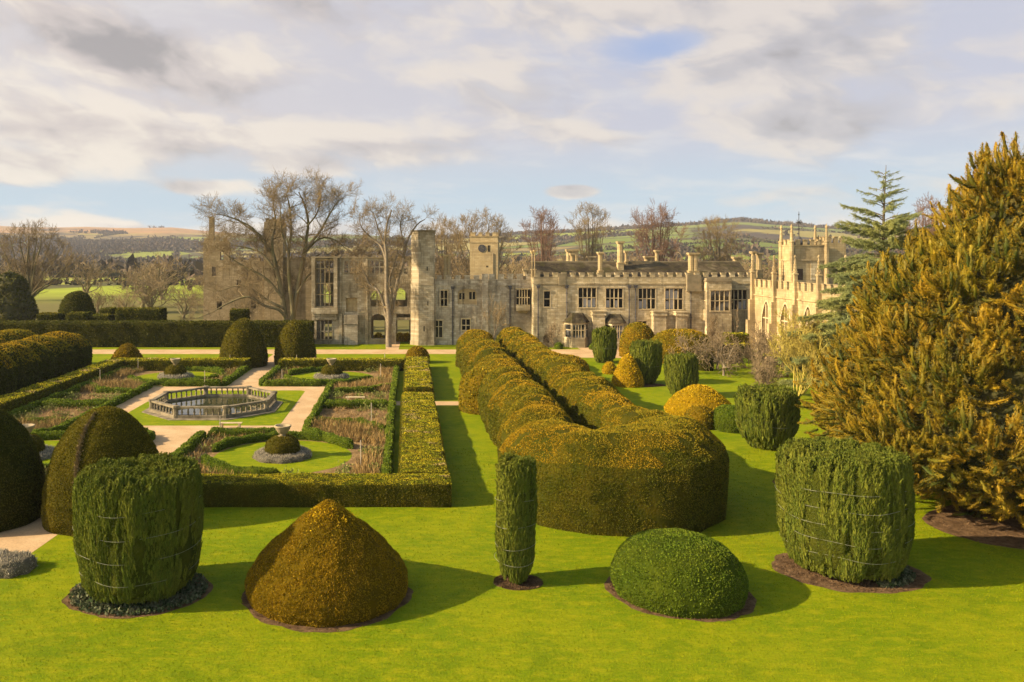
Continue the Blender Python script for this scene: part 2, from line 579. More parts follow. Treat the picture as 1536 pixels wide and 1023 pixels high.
# ------------------------------------------------------------------ clipped and leafy growth
def cards(P, N, L, Wd, up=0.0, out=1.0, jit=0.6, seed=0, sink=0.35):
    """diamond leaf sprigs at points P with normals N; returns verts (4n,3), faces (n,4)"""
    g = np.random.default_rng(seed)
    n = len(P)
    d = N * out + np.array([0, 0, 1.0]) * up + g.normal(size=(n, 3)) * jit
    d /= np.linalg.norm(d, axis=1)[:, None] + 1e-9
    s = np.cross(d, g.normal(size=(n, 3)))
    s /= np.linalg.norm(s, axis=1)[:, None] + 1e-9
    L = (L * g.uniform(.65, 1.3, n))[:, None]
    Wd = (Wd * g.uniform(.7, 1.3, n))[:, None]
    base = P - d * L * sink
    tip = base + d * L
    mid = base + d * L * .5
    V = np.stack([base, mid + s * Wd / 2, tip, mid - s * Wd / 2], 1).reshape(-1, 3)
    Q = np.arange(4 * n).reshape(n, 4)
    return V, Q


def tri_of(Fq):
    out = []
    for f in Fq:
        for k in range(1, f.shape[1] - 1):
            out.append(f[:, [0, k, k + 1]])
    return np.concatenate(out)


def scatter(V, Fq, lfun, cover, seed=0, zmin=None):
    """random surface points, denser where the sprig length lfun(P) is small; cover = sprig lengths squared per area"""
    g = np.random.default_rng(seed)
    T = tri_of(Fq)
    a, b, c = V[T[:, 0]], V[T[:, 1]], V[T[:, 2]]
    cr = np.cross(b - a, c - a)
    ar = np.linalg.norm(cr, axis=1) / 2
    ctr = (a + b + c) / 3
    L = lfun(ctr)
    wgt = ar / L ** 2
    n = int(wgt.sum() * cover)
    if n < 1:
        return np.zeros((0, 3)), np.zeros((0, 3)), np.zeros(0)
    k = g.choice(len(T), n, p=wgt / wgt.sum())
    u, v = g.random(n), g.random(n)
    fl = u + v > 1
    u[fl], v[fl] = 1 - u[fl], 1 - v[fl]
    P = a[k] + (b[k] - a[k]) * u[:, None] + (c[k] - a[k]) * v[:, None]
    N = cr[k] / (np.linalg.norm(cr[k], axis=1)[:, None] + 1e-12)
    return P, N, L[k]


def thin(P, N, L, seed=0, f=3.4, lim=.345):
    """leave small bare hollows where the darkened core shows"""
    k = (fbm(P * f + seed, 3, seed + 7) > lim) & (fbm(P * f * 2.3 + seed, 2, seed + 8) > .22)
    return P[k], N[k], L[k]


def lod(k=0.0034, lo=.09):
    """sprig length grows with the distance from the origin"""
    return lambda P: np.maximum(lo * .72, np.hypot(P[:, 0], P[:, 1]) * k * .72)


def clad(name, V, Fq, core, leaf, parent=None, loc=(0, 0, 0), lfun=None, cover=2.6, up=.25, out=1.0, jit=.6, wr=.55, seed=0, sink=.35,
         extra=None, top=None):
    """solid body plus a coat of sprigs, one mesh object"""
    lfun = lfun or lod()
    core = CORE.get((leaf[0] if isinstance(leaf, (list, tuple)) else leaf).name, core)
    P, N, L = thin(*scatter(V, Fq, lfun, cover, seed), seed)
    Vs, Fs, mi, sm = [V], list(Fq), [np.zeros(sum(len(f) for f in Fq), int)], [np.ones(sum(len(f) for f in Fq), bool)]
    b = len(V)
    if top is not None:
        tp = N[:, 2] + (fbm(P * .4, 2, seed + 3) - .5) * .8 > .45  # upward faces take the top leaf, sunlight put into the colour
        extra = [cards(P[tp], N[tp], L[tp], L[tp] * wr, up, out, jit, seed + 2, sink)]
        leaf = [leaf, top]
        P, N, L = P[~tp], N[~tp], L[~tp]
    cv, cq = cards(P, N, L, L * wr, up, out, jit, seed + 1, sink)
    sets = [(cv, cq, 1)] + [(v, q, 2) for v, q in (extra or [])]
    for v, q, mk in sets:
        Vs.append(v)
        Fs.append(q + b)
        b += len(v)
        mi.append(np.full(len(q), mk))
        sm.append(np.zeros(len(q), bool))
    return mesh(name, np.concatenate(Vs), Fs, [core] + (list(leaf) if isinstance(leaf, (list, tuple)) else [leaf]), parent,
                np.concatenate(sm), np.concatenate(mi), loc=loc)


def revolve(cx, cy, prof, nth=48, nz=40, disp=.05, ds=1.2, stretch=1.0, seed=0, ov=None, lump=0.0, lump_s=.5):
    """body of revolution with uneven skin; prof = [(r,z)...] from the ground to the top"""
    pr = np.array(prof, float)
    t = np.concatenate([[0], np.cumsum(np.hypot(*np.diff(pr, axis=0).T))])
    ts = np.linspace(0, t[-1], nz)
    r, z = np.interp(ts, t, pr[:, 0]), np.interp(ts, t, pr[:, 1])
    for _ in range(2):
        r[1:-1] = (r[:-2] + 2 * r[1:-1] + r[2:]) / 4
        z[1:-1] = (z[:-2] + 2 * z[1:-1] + z[2:]) / 4
    th = np.linspace(0, 2 * math.pi, nth, endpoint=False)
    rr, tt = np.meshgrid(r, th, indexing='ij')
    zz_ = np.repeat(z[:, None], nth, 1)
    q = np.stack([rr * np.cos(tt) + seed * 7.7, rr * np.sin(tt), zz_ * stretch], -1).reshape(-1, 3)
    d = (fbm(q * ds, 4, seed) - .5) * 2 * disp
    if lump:
        d = d + (fbm(q * lump_s, 2, seed + 50) - .5) * 2 * lump
    d = d.reshape(rr.shape)
    sx = sy = 1.0
    if ov:
        sx, sy = ov
    rt = np.maximum(rr + d * np.minimum(1, rr / .4), 0.0)
    X = cx + rt * np.cos(tt) * sx
    Y = cy + rt * np.sin(tt) * sy
    Z = zz_ + d * (zz_ > z[0] + .05) * .6 * (1 - np.minimum(1, rr / max(r.max(), 1e-6)) ** 2)
    V = np.stack([X, Y, Z], -1).reshape(-1, 3)
    i, j = np.meshgrid(np.arange(nz - 1), np.arange(nth), indexing='ij')
    a = (i * nth + j).ravel()
    b = (i * nth + (j + 1) % nth).ravel()
    Fq = np.stack([a, b, b + nth, a + nth], 1)
    return V, [Fq]


def dome_prof(r, h, k=2.2, base=0.96, n=16, z0=0.0):
    """rounded dome: superellipse of power k"""
    out = [(r * base, z0)]
    for i in range(n + 1):
        a = math.pi / 2 * i / n
        out.append((r * max(math.cos(a), 0) ** (2 / k), z0 + .15 * h + (.85 * h) * math.sin(a) ** (2 / k)))
    return out


def loft(path, prof, tscale=None, hscale=None, closed=False, disp=.1, ds=.5, seed=0, cap=2.0, capk=2.6):
    """sweep a hedge profile [(offset,z)] along a ground path; ends rounded over the length cap"""
    path = np.array(path, float)
    seg = np.hypot(*np.diff(path, axis=0).T)
    t = np.concatenate([[0], np.cumsum(seg)])
    d = np.gradient(path, t, axis=0)
    d /= np.linalg.norm(d, axis=1)[:, None]
    nrm = np.stack([-d[:, 1], d[:, 0]], 1)
    pr = np.array(prof, float)
    n, m = len(path), len(pr)
    ws = np.ones(n) if tscale is None else tscale
    hs = np.ones(n) if hscale is None else hscale
    if cap:
        e = np.minimum(t, t[-1] - t)
        k = np.clip(1 - np.clip(1 - e / cap, 0, 1) ** capk, 0.0, 1) ** (1 / capk)
        ws, hs = ws * np.maximum(k, .02), hs * (0.35 + .65 * k)
    X = path[:, None, 0] + nrm[:, None, 0] * pr[None, :, 0] * ws[:, None]
    Y = path[:, None, 1] + nrm[:, None, 1] * pr[None, :, 0] * ws[:, None]
    Z = np.repeat(pr[None, :, 1], n, 0) * hs[:, None]
    V = np.stack([X, Y, Z], -1)
    if disp:
        dd = (fbm(V.reshape(-1, 3) * ds + seed * 3.3, 4, seed) - .5).reshape(n, m) * 2 * disp
        off = np.sign(pr[:, 0]) * np.minimum(1, np.abs(pr[:, 0]) / (np.abs(pr[:, 0]).max() * .6))
        up_ = np.minimum(1, pr[:, 1] / pr[:, 1].max()) ** 2
        V[..., 0] += nrm[:, None, 0] * off[None] * dd
        V[..., 1] += nrm[:, None, 1] * off[None] * dd
        V[..., 2] += dd * up_[None]
    V = V.reshape(-1, 3)
    i, j = np.meshgrid(np.arange(n - 1), np.arange(m - 1), indexing='ij')
    a = (i * m + j).ravel()
    Fq = np.stack([a, a + 1, a + 1 + m, a + m], 1)
    ends = [np.arange(m)[None, ::-1], (np.arange(m) + (n - 1) * m)[None]]
    # face the outside
    return V, [Fq[:, ::-1], ends[0][:, ::-1], ends[1][:, ::-1]]


def sub(path, step):
    """resample a polyline at about the given step, corners softened a little"""
    path = np.array(path, float)
    t = np.concatenate([[0], np.cumsum(np.hypot(*np.diff(path, axis=0).T))])
    ts = np.linspace(0, t[-1], max(3, int(t[-1] / step) + 1))
    return np.stack([np.interp(ts, t, path[:, 0]), np.interp(ts, t, path[:, 1])], 1)


def soft(path, k):
    for _ in range(k):
        q = path.copy()
        q[1:-1] = (path[:-2] + 2 * path[1:-1] + path[2:]) / 4
        path = q
    return path


# ------------------------------------------------------------------ branching trees
def skeleton(seed, hgt, spread, r0, levels=5, kids=(7, 6, 5, 5, 4), trunk=.28, up=.25, droop=0.0, ang=(35, 70), shrink=.62, wob=.16, lens=None):
    """list per level of polylines [(point, radius)...]"""
    rg = random.Random(seed)
    out = [[] for _ in range(levels)]

    def grow(p, d, ln, r, lv):
        ns = max(3, 7 - lv) if lv else 5
        pts = [(p.copy(), r)]
        for k in range(ns):
            w_ = wob * (1 + .25 * lv)
            d = (d + Vector((rg.gauss(0, w_), rg.gauss(0, w_), rg.gauss(0, w_) + (up * .35 if lv else 0) - droop * lv * .05))).normalized()
            p = p + d * ln / ns
            pts.append((p.copy(), r * (1 - .72 * (k + 1) / ns) if lv else r * (1 - .35 * (k + 1) / ns)))
        out[lv].append(pts)
        if lv + 1 >= levels:
            return
        n = kids[lv]
        for i in range(n):
            f = (.35 + .65 * (i + .6) / n) if lv else (.55 + .45 * (i + 1) / n)
            q = f * ns
            k = min(int(q), ns - 1)
            a, ra = pts[k]
            b, rb = pts[k + 1]
            o = a.lerp(b, q - k)
            ax = (b - a).normalized()
            sd_ = ax.orthogonal().normalized()
            phi = (i * 2.4 + rg.uniform(-.5, .5))
            sd_ = (sd_ * math.cos(phi) + ax.cross(sd_) * math.sin(phi))
            an = R(rg.uniform(*ang)) * (1.0 if i < n - 1 else .45)
            nd = (ax * math.cos(an) + sd_ * math.sin(an))
            nd = (nd * Vector((spread, spread, 1))).normalized()
            nl = (lens[lv + 1] if lens else ln * shrink) * rg.uniform(.75, 1.2) * (1.05 - .35 * f if lv else 1)
            grow(o, nd, nl, max(.012, min(ra, rb) * rg.uniform(.5, .72)), lv + 1)

    grow(Vector((0, 0, -.1)), Vector((rg.uniform(-.06, .06), rg.uniform(-.06, .06), 1)).normalized(), hgt * trunk, r0, 0)
    return out


def tubes(polys, n, rmin=0.0):
    Vs, Fs, b = [], [], 0
    th = np.arange(n) * 2 * math.pi / n
    for pts in polys:
        P = np.array([tuple(p) for p, _ in pts])
        r = np.maximum(np.array([q for _, q in pts]), rmin)
        d = np.gradient(P, axis=0)
        d /= np.linalg.norm(d, axis=1)[:, None] + 1e-9
        ref = np.array([0.31, .77, .55])
        a = np.cross(d, ref)
        a /= np.linalg.norm(a, axis=1)[:, None] + 1e-9
        c = np.cross(d, a)
        ring = P[:, None] + (a[:, None] * np.cos(th)[None, :, None] + c[:, None] * np.sin(th)[None, :, None]) * r[:, None, None]
        Vs.append(ring.reshape(-1, 3))
        m = len(P)
        i, j = np.meshgrid(np.arange(m - 1), np.arange(n), indexing='ij')
        A = (i * n + j).ravel() + b
        B = (i * n + (j + 1) % n).ravel() + b
        Fs.append(np.stack([A, B, B + n, A + n], 1))
        b += m * n
    return np.concatenate(Vs), [np.concatenate(Fs)]


def bare_tree(loc, label, cat, group, seed, hgt, spread, r0, bark, twig, rz=0, name='bare_tree', rmin=.018, thick=2, fit=None, **kw):
    """fit=(width,height): scale the grown tree to that size"""
    sk = skeleton(seed, hgt, spread, r0, **kw)
    allp = np.array([tuple(p) for lv in sk for pl in lv for p, _ in pl])
    s = np.ones(3)
    if fit:
        wd = (np.percentile(allp[:, 0], 99.5) - np.percentile(allp[:, 0], .5))
        s = np.array([fit[0] / wd, fit[0] / wd, fit[1] / np.percentile(allp[:, 2], 98.5)])
    t = empty(name, loc, label, cat, group, rz)
    V, Fq = tubes([pl for lv in sk[:thick] for pl in lv], 8)
    mesh('trunk', V * s, Fq, bark, t, True)
    V, Fq = tubes([pl for lv in sk[thick:thick + 1] for pl in lv], 5, rmin)
    V2, F2 = tubes([pl for lv in sk[thick + 1:] for pl in lv], 3, rmin)
    mesh('crown', np.concatenate([V, V2]) * s, [Fq[0], F2[0] + len(V)], twig, t, True)
    return t

# ------------------------------------------------------------------ terrain
RIDGE = np.array([(-900, 352), (-400, 350), (0, 340), (60, 344), (130, 343), (200, 345), (260, 344), (300, 348), (420, 356), (520, 353), (600, 357), (700, 358),
                  (780, 353), (860, 351), (930, 347), (1000, 343), (1060, 339), (1110, 335), (1160, 340), (1240, 345), (1330, 350), (1500, 347), (2200, 352)], float)


def ground_z(X, Y):
    Yc = np.maximum(Y, 1.0)
    px = np.clip(VX + F * X / Yc, -900, 2200)
    top = np.interp(px, RIDGE[:, 0], RIDGE[:, 1])
    D = np.interp(px, [-300, 300, 600, 900, 1200], [3700, 3500, 3000, 2300, 2100])
    Y0 = np.interp(px, [-300, 300, 700, 1000], [1000, 950, 620, 480])
    zt = (VY - top) / F * D + H
    t = np.clip((Y - Y0) / (D - Y0), 0, 1)
    sh = t * t * (3 - 2 * t)
    q = np.stack([X / 420, Y / 420, 0 * X], -1).reshape(-1, 3)
    nz = (fbm(q, 3, 5).reshape(X.shape) - .5)
    z = zt * (sh + nz * .55 * sh * (1 - t)) 
    z = np.where(Y > D, zt - (Y - D) * .02, z)
    return np.where(Y < 300, 0, z)


gx = np.concatenate([-np.geomspace(9000, 90, 60), np.linspace(-80, 90, 18), np.geomspace(100, 9000, 60)])
gy = np.concatenate([[-3000, -1000, -300, -100], np.linspace(-40, 300, 18), np.geomspace(320, 1000, 22), np.linspace(1040, 4200, 80), [4600, 5200, 6000, 7500, 9500]])
GX, GY = np.meshgrid(gx, gy, indexing='xy')
GZ = ground_z(GX, GY)
ny_, nx_ = GX.shape
i, j = np.meshgrid(np.arange(ny_ - 1), np.arange(nx_ - 1), indexing='ij')
a = (i * nx_ + j).ravel()
m, n = new_mat('countryside')
p = pos(n)
x, y, z = n.sep(p)
q = n.comb(n.m('MULTIPLY', n.m('ADD', x, n.m('MULTIPLY', n.noise(p, .004, 2), 120)), 1 / 330), n.m('MULTIPLY', n.m('ADD', y, n.m('MULTIPLY', n.noise(p, .003, 2), 160)), 1 / 300), 0)
vo = n.node('ShaderNodeTexVoronoi')
n.put(vo.inputs['Vector'], q)
vo.inputs['Scale'].default_value = 1.0
vo.inputs['Randomness'].default_value = .8
cell = n.sep(vo.outputs['Color'])[0]
col = n.ramp(cell, [(0, (.13, .165, .026)), (.28, (.20, .225, .03)), (.5, (.155, .185, .04)), (.68, (.25, .21, .06)), (.85, (.21, .16, .06)), (1, (.26, .27, .04))])
n.t.nodes[-1].color_ramp.interpolation = 'CONSTANT'
near = n.step(y, 1000, 520)
col = n.mix(near, col, n.ramp(cell, [(0, (.22, .28, .025)), (.45, (.26, .30, .028)), (.8, (.24, .24, .05)), (1, (.30, .34, .03))]))
ve = n.node('ShaderNodeTexVoronoi', feature='DISTANCE_TO_EDGE')
n.put(ve.inputs['Vector'], q)
ve.inputs['Scale'].default_value = 1.0
ve.inputs['Randomness'].default_value = .8
col = n.mix(n.step(ve.outputs['Distance'], .05, .025, 0, .85), col, (.055, .045, .025))
# brown heath on the high ground to the left
heath = n.m('MULTIPLY', n.step(z, 66, 92), n.step(n.m('DIVIDE', x, n.m('MAXIMUM', y, 100)), -.12, -.22))
hc = n.mix(n.step(n.noise(n.vm('MULTIPLY', p, (1, 1, 3)), .0045, 5, .6), .38, .62), (.34, .19, .085), (.25, .165, .075))
col = n.mix(heath, col, hc)
wood = n.m('MULTIPLY', n.step(n.noise(p, .0026, 5, .6), .56, .62), n.step(y, 900, 1300))
col = n.mix(wood, col, n.mix(n.noise(p, .03, 3), (.075, .055, .04), (.05, .045, .035)))
col = n.mix(1.0, col, n.ramp(n.noise(p, .05, 5, .65), [(.3, (.82, .82, .82)), (.7, (1.15, 1.15, 1.15))]), 'MULTIPLY')
rough_g = n.mix(n.noise(p, .25, 4), (.10, .105, .025), (.16, .13, .045))
col = n.mix(n.step(y, 290, 200), col, rough_g)
finish(n, col, .95, spec=.1)
tag(mesh('ground', np.stack([GX, GY, GZ], -1).reshape(-1, 3), [np.stack([a, a + 1, a + 1 + nx_, a + nx_], 1)], m, smooth=True), kind='structure')


def sheet(name, poly, z, mat, kind='structure'):
    o = mesh(name, [(x, y, z) for x, y in poly], [tuple(range(len(poly)))], mat)
    return tag(o, kind=kind)


def ring_pts(cx, cy, r, n=48, ry=None, a0=0, a1=360):
    ry = ry or r
    return [(cx + r * math.cos(R(a0 + (a1 - a0) * k / n)), cy + ry * math.sin(R(a0 + (a1 - a0) * k / n))) for k in range(n + (0 if a1 - a0 == 360 else 1))]


def wob(poly, amp, seed, step=.35):
    """ragged edge for beds of earth"""
    pl = sub(poly + [poly[0]], step)[:-1]
    c = pl.mean(0)
    q = np.concatenate([pl * 1.3, np.full((len(pl), 1), seed)], 1)
    k = 1 + (fbm(q, 3, seed) - .5) * 2 * amp / np.linalg.norm(pl - c, axis=1)
    return [tuple(v) for v in c + (pl - c) * k[:, None]]


sheet('lawn', [(-75, -25), (75, -25), (75, 122), (-75, 122)], .004, M['lawn'])
# gravel: long cross walk in front of the castle, the axial walk, the walk through the hedge gap
sheet('gravel_terrace_walk', [(-60, 105.4), (24, 105.4), (24, 110.4), (-60, 110.4)], .008, M['gravel'])
sheet('gravel_forecourt', [(17.5, 102), (46, 100), (46, 113.2), (24.02, 113.2), (24.02, 105.3), (17.5, 105.3)], .008, M['gravel'])
sheet('gravel_ruin_path', [(-2.9, 110.3), (-1.1, 110.3), (-.9, 122), (-3.0, 122)], .012, M['gravel'])
sheet('gravel_axial_walk', [(-20.2, 30.5), (-16.6, 31.5), (-14.75, 60.6), (-14.5, 105.5), (-17.5, 105.5), (-18.1, 60.6)], .008, M['gravel'])
sheet('gravel_cross_walk', [(-32, 69.3), (6, 69.3), (6, 71.2), (-32, 71.2)], .012, M['gravel'])
CX, CY = -16.4, 68.4
sheet('gravel_court', [(-25.1, 57.9), (-7.7, 57.9), (-7.7, 79.2), (-25.1, 79.2)], .016, M['gravel'])
sheet('court_lawn', [(-22.6, 61.0), (-10.1, 61.0), (-9.7, 61.5), (-9.7, 76.4), (-10.1, 76.9), (-22.6, 76.9), (-23.0, 76.4), (-23.0, 61.5)], .020, M['lawn'])

# ------------------------------------------------------------------ the fountain pool with its stone balustrade
ft = empty('fountain_pool', (CX, CY, 0.02), 'octagonal stone fountain pool with a balustrade at the heart of the parterre', 'fountain')
AP = 4.75
octo = lambda r: [(r / math.cos(R(22.5)) * math.cos(R(22.5 + 45 * k)), r / math.cos(R(22.5)) * math.sin(R(22.5 + 45 * k))) for k in range(8)]
MB().prism(octo(AP + .75), 0, .05).build('paving', M['balustrade'], ft)
mb = MB()
for k in range(8):
    o1, o2 = octo(AP + .22), octo(AP - .22)
    a, b = k, (k + 1) % 8
    mb.add([(*o1[a], .05), (*o1[b], .05), (*o2[b], .05), (*o2[a], .05), (*o1[a], .27), (*o1[b], .27), (*o2[b], .27), (*o2[a], .27)],
           [(4, 5, 6, 7), (0, 1, 5, 4), (2, 3, 7, 6)])
mb.build('plinth', M['balustrade'], ft)
wt = MB().prism(octo(AP - .24), .05, .10).build('water', M['pond'], ft)
mb = MB()
for k in range(8):
    o1, o2 = octo(AP + .17), octo(AP - .17)
    a, b = k, (k + 1) % 8
    mb.add([(*o1[a], .82), (*o1[b], .82), (*o2[b], .82), (*o2[a], .82), (*o1[a], .97), (*o1[b], .97), (*o2[b], .97), (*o2[a], .97)],
           [(3, 2, 1, 0), (4, 5, 6, 7), (0, 1, 5, 4), (2, 3, 7, 6)])
mb.build('rail', M['balustrade'], ft)
bal = MB().lathe(0, 0, [(.085, 0), (.085, .06), (.05, .09), (.10, .20), (.075, .32), (.045, .44), (.085, .49), (.085, .55)], 8)
b0 = bal.build('baluster', M['balustrade'], ft, True)
pier0 = None
oc = octo(AP)
first = True
for k in range(8):
    a, b = np.array(oc[k]), np.array(oc[(k + 1) % 8])
    for s_ in range(7):
        t = (s_ + 1) / 8
        o = b0 if first else b0.copy()
        if not first:
            COL.objects.link(o)
            o.parent = ft
        o.location = (*(a + (b - a) * t), .27)
        first = False
    pr = MB().lathe(0, 0, [(.26, .05), (.26, .30), (.21, .32), (.21, .80), (.29, .84), (.29, 1.02), (.10, 1.06)], 8, R(22.5))
    if pier0 is None:
        pier0 = pr.build('pier', M['balustrade'], ft)
        o = pier0
    else:
        o = pier0.copy()
        COL.objects.link(o)
        o.parent = ft
    o.location = (*a, 0)

# ------------------------------------------------------------------ parterre
BX = np.array([(-.23, 0), (-.25, .25), (-.24, .44), (-.15, .52), (0, .54), (.15, .52), (.24, .44), (.25, .25), (.23, 0)], float)


def box_hedge(label, paths, w=1.0, h=1.0, seed=0, name='box_hedge', closed=False):
    """one low hedge: all its runs in one body"""
    Vs, Fs, b = [], {}, 0
    for k, pth in enumerate(paths):
        pl = sub(pth, .35)
        q = np.concatenate([pl * .9, np.full((len(pl), 1), seed + k)], 1)
        V, Fq = loft(pl, BX * (w, h), hscale=.86 + .3 * fbm(q, 3, seed), tscale=.85 + .3 * fbm(q + 9, 3, seed), disp=.17, ds=1.9, seed=seed + k, cap=.3)
        Vs.append(V)
        for f in Fq:
            Fs.setdefault(f.shape[1], []).append(f + b)
        b += len(V)
    V = np.concatenate(Vs)
    Fq = [np.concatenate(v) for v in Fs.values()]
    c = V.mean(0)
    o = clad(name, V, Fq, M['yew_core'], M['box'], loc=(c[0], c[1], 0), lfun=lod(.0030, .15), cover=2.6, up=.6, jit=.7, seed=seed, wr=.5)
    return tag(o, label, 'box hedge', 'low box hedges of the parterre')


def stems(name, label, poly, n, h, mat, cat, group, seed=0, lean=.35, thick=.016, hollow=None):
    """a bed of bare pruned rose stems, or seed stalks: uncountable"""
    g = np.random.default_rng(seed)
    pl = np.array(poly)
    lo, hi = pl.min(0), pl.max(0)
    pts = g.uniform(lo, hi, (n * 4, 2))
    inside = np.zeros(len(pts), bool)
    k = len(pl)
    for i_ in range(k):
        a, b = pl[i_], pl[(i_ + 1) % k]
        cr = ((a[1] > pts[:, 1]) != (b[1] > pts[:, 1])) & (pts[:, 0] < (b[0] - a[0]) * (pts[:, 1] - a[1]) / (b[1] - a[1] + 1e-12) + a[0])
        inside ^= cr
    if hollow is not None:
        inside &= np.hypot(pts[:, 0] - hollow[0], pts[:, 1] - hollow[1]) > hollow[2]
    pts = pts[inside][:int(n * .85)]
    cl = vnoise(np.concatenate([pts * .9, np.zeros((len(pts), 1))], 1), seed)
    polys = []
    Vs, Fs = [], []
    hh = .72 * h * g.uniform(.5, 1.2, len(pts)) * (.55 + .9 * cl)
    for kk in range(3):
        d = np.concatenate([g.normal(size=(len(pts), 2)) * lean, np.ones((len(pts), 1))], 1)
        B = np.concatenate([pts + g.normal(size=pts.shape) * .06, np.full((len(pts), 1), .02)], 1)
        T = B + d * hh[:, None]
        mid = (B + T) / 2 + g.normal(size=B.shape) * .05
        s_ = g.normal(size=B.shape)
        s_[:, 2] = 0
        s_ /= np.linalg.norm(s_, axis=1)[:, None]
        s_ *= thick
        b = sum(len(v) for v in Vs)
        Vs.append(np.stack([B - s_, B + s_, mid + s_, mid - s_, T + s_ * .4, T - s_ * .4], 1).reshape(-1, 3))
        i6 = np.arange(len(pts)) * 6 + b
        Fs += [np.stack([i6, i6 + 1, i6 + 2, i6 + 3], 1), np.stack([i6 + 3, i6 + 2, i6 + 4, i6 + 5], 1)]
    c = pl.mean(0)
    o = mesh(name, np.concatenate(Vs), [np.concatenate(Fs)], mat, loc=(c[0], c[1], 0))
    return tag(o, label, cat, group, 'stuff')


def herbs(name, label, poly, n, mat, seed=0, h=.35, hollow=None):
    """loose low growth in a bed"""
    g = np.random.default_rng(seed)
    pl = np.array(poly)
    pts = g.uniform(pl.min(0), pl.max(0), (n, 2))
    if hollow is not None:
        pts = pts[np.hypot(pts[:, 0] - hollow[0], pts[:, 1] - hollow[1]) > hollow[2]]
    cl = vnoise(np.concatenate([pts * .8, np.zeros((len(pts), 1))], 1), seed)
    pts = pts[cl > .5]
    cl = cl[cl > .5]
    rep = 60
    P = np.repeat(np.concatenate([pts, np.zeros((len(pts), 1))], 1), rep, 0)
    P = P + g.normal(size=P.shape) * (.22, .22, 0)
    P[:, 2] = np.abs(g.normal(size=len(P))) * h * np.repeat(cl, rep)
    V, Q = cards(P, np.tile([0, 0, 1.0], (len(P), 1)), np.full(len(P), .2), np.full(len(P), .09), .4, .3, .7, seed)
    c = pl.mean(0)
    o = mesh(name, V, [Q], mat, loc=(c[0], c[1], 0))
    return tag(o, label, 'planting', None, 'stuff')


QN = {(1, -1): 'near right', (-1, -1): 'near left', (1, 1): 'far right', (-1, 1): 'far left'}
# x, y offsets below are for the near right quarter and are mirrored about the pool's axes
AXX, AXY = -16.3, 68.4


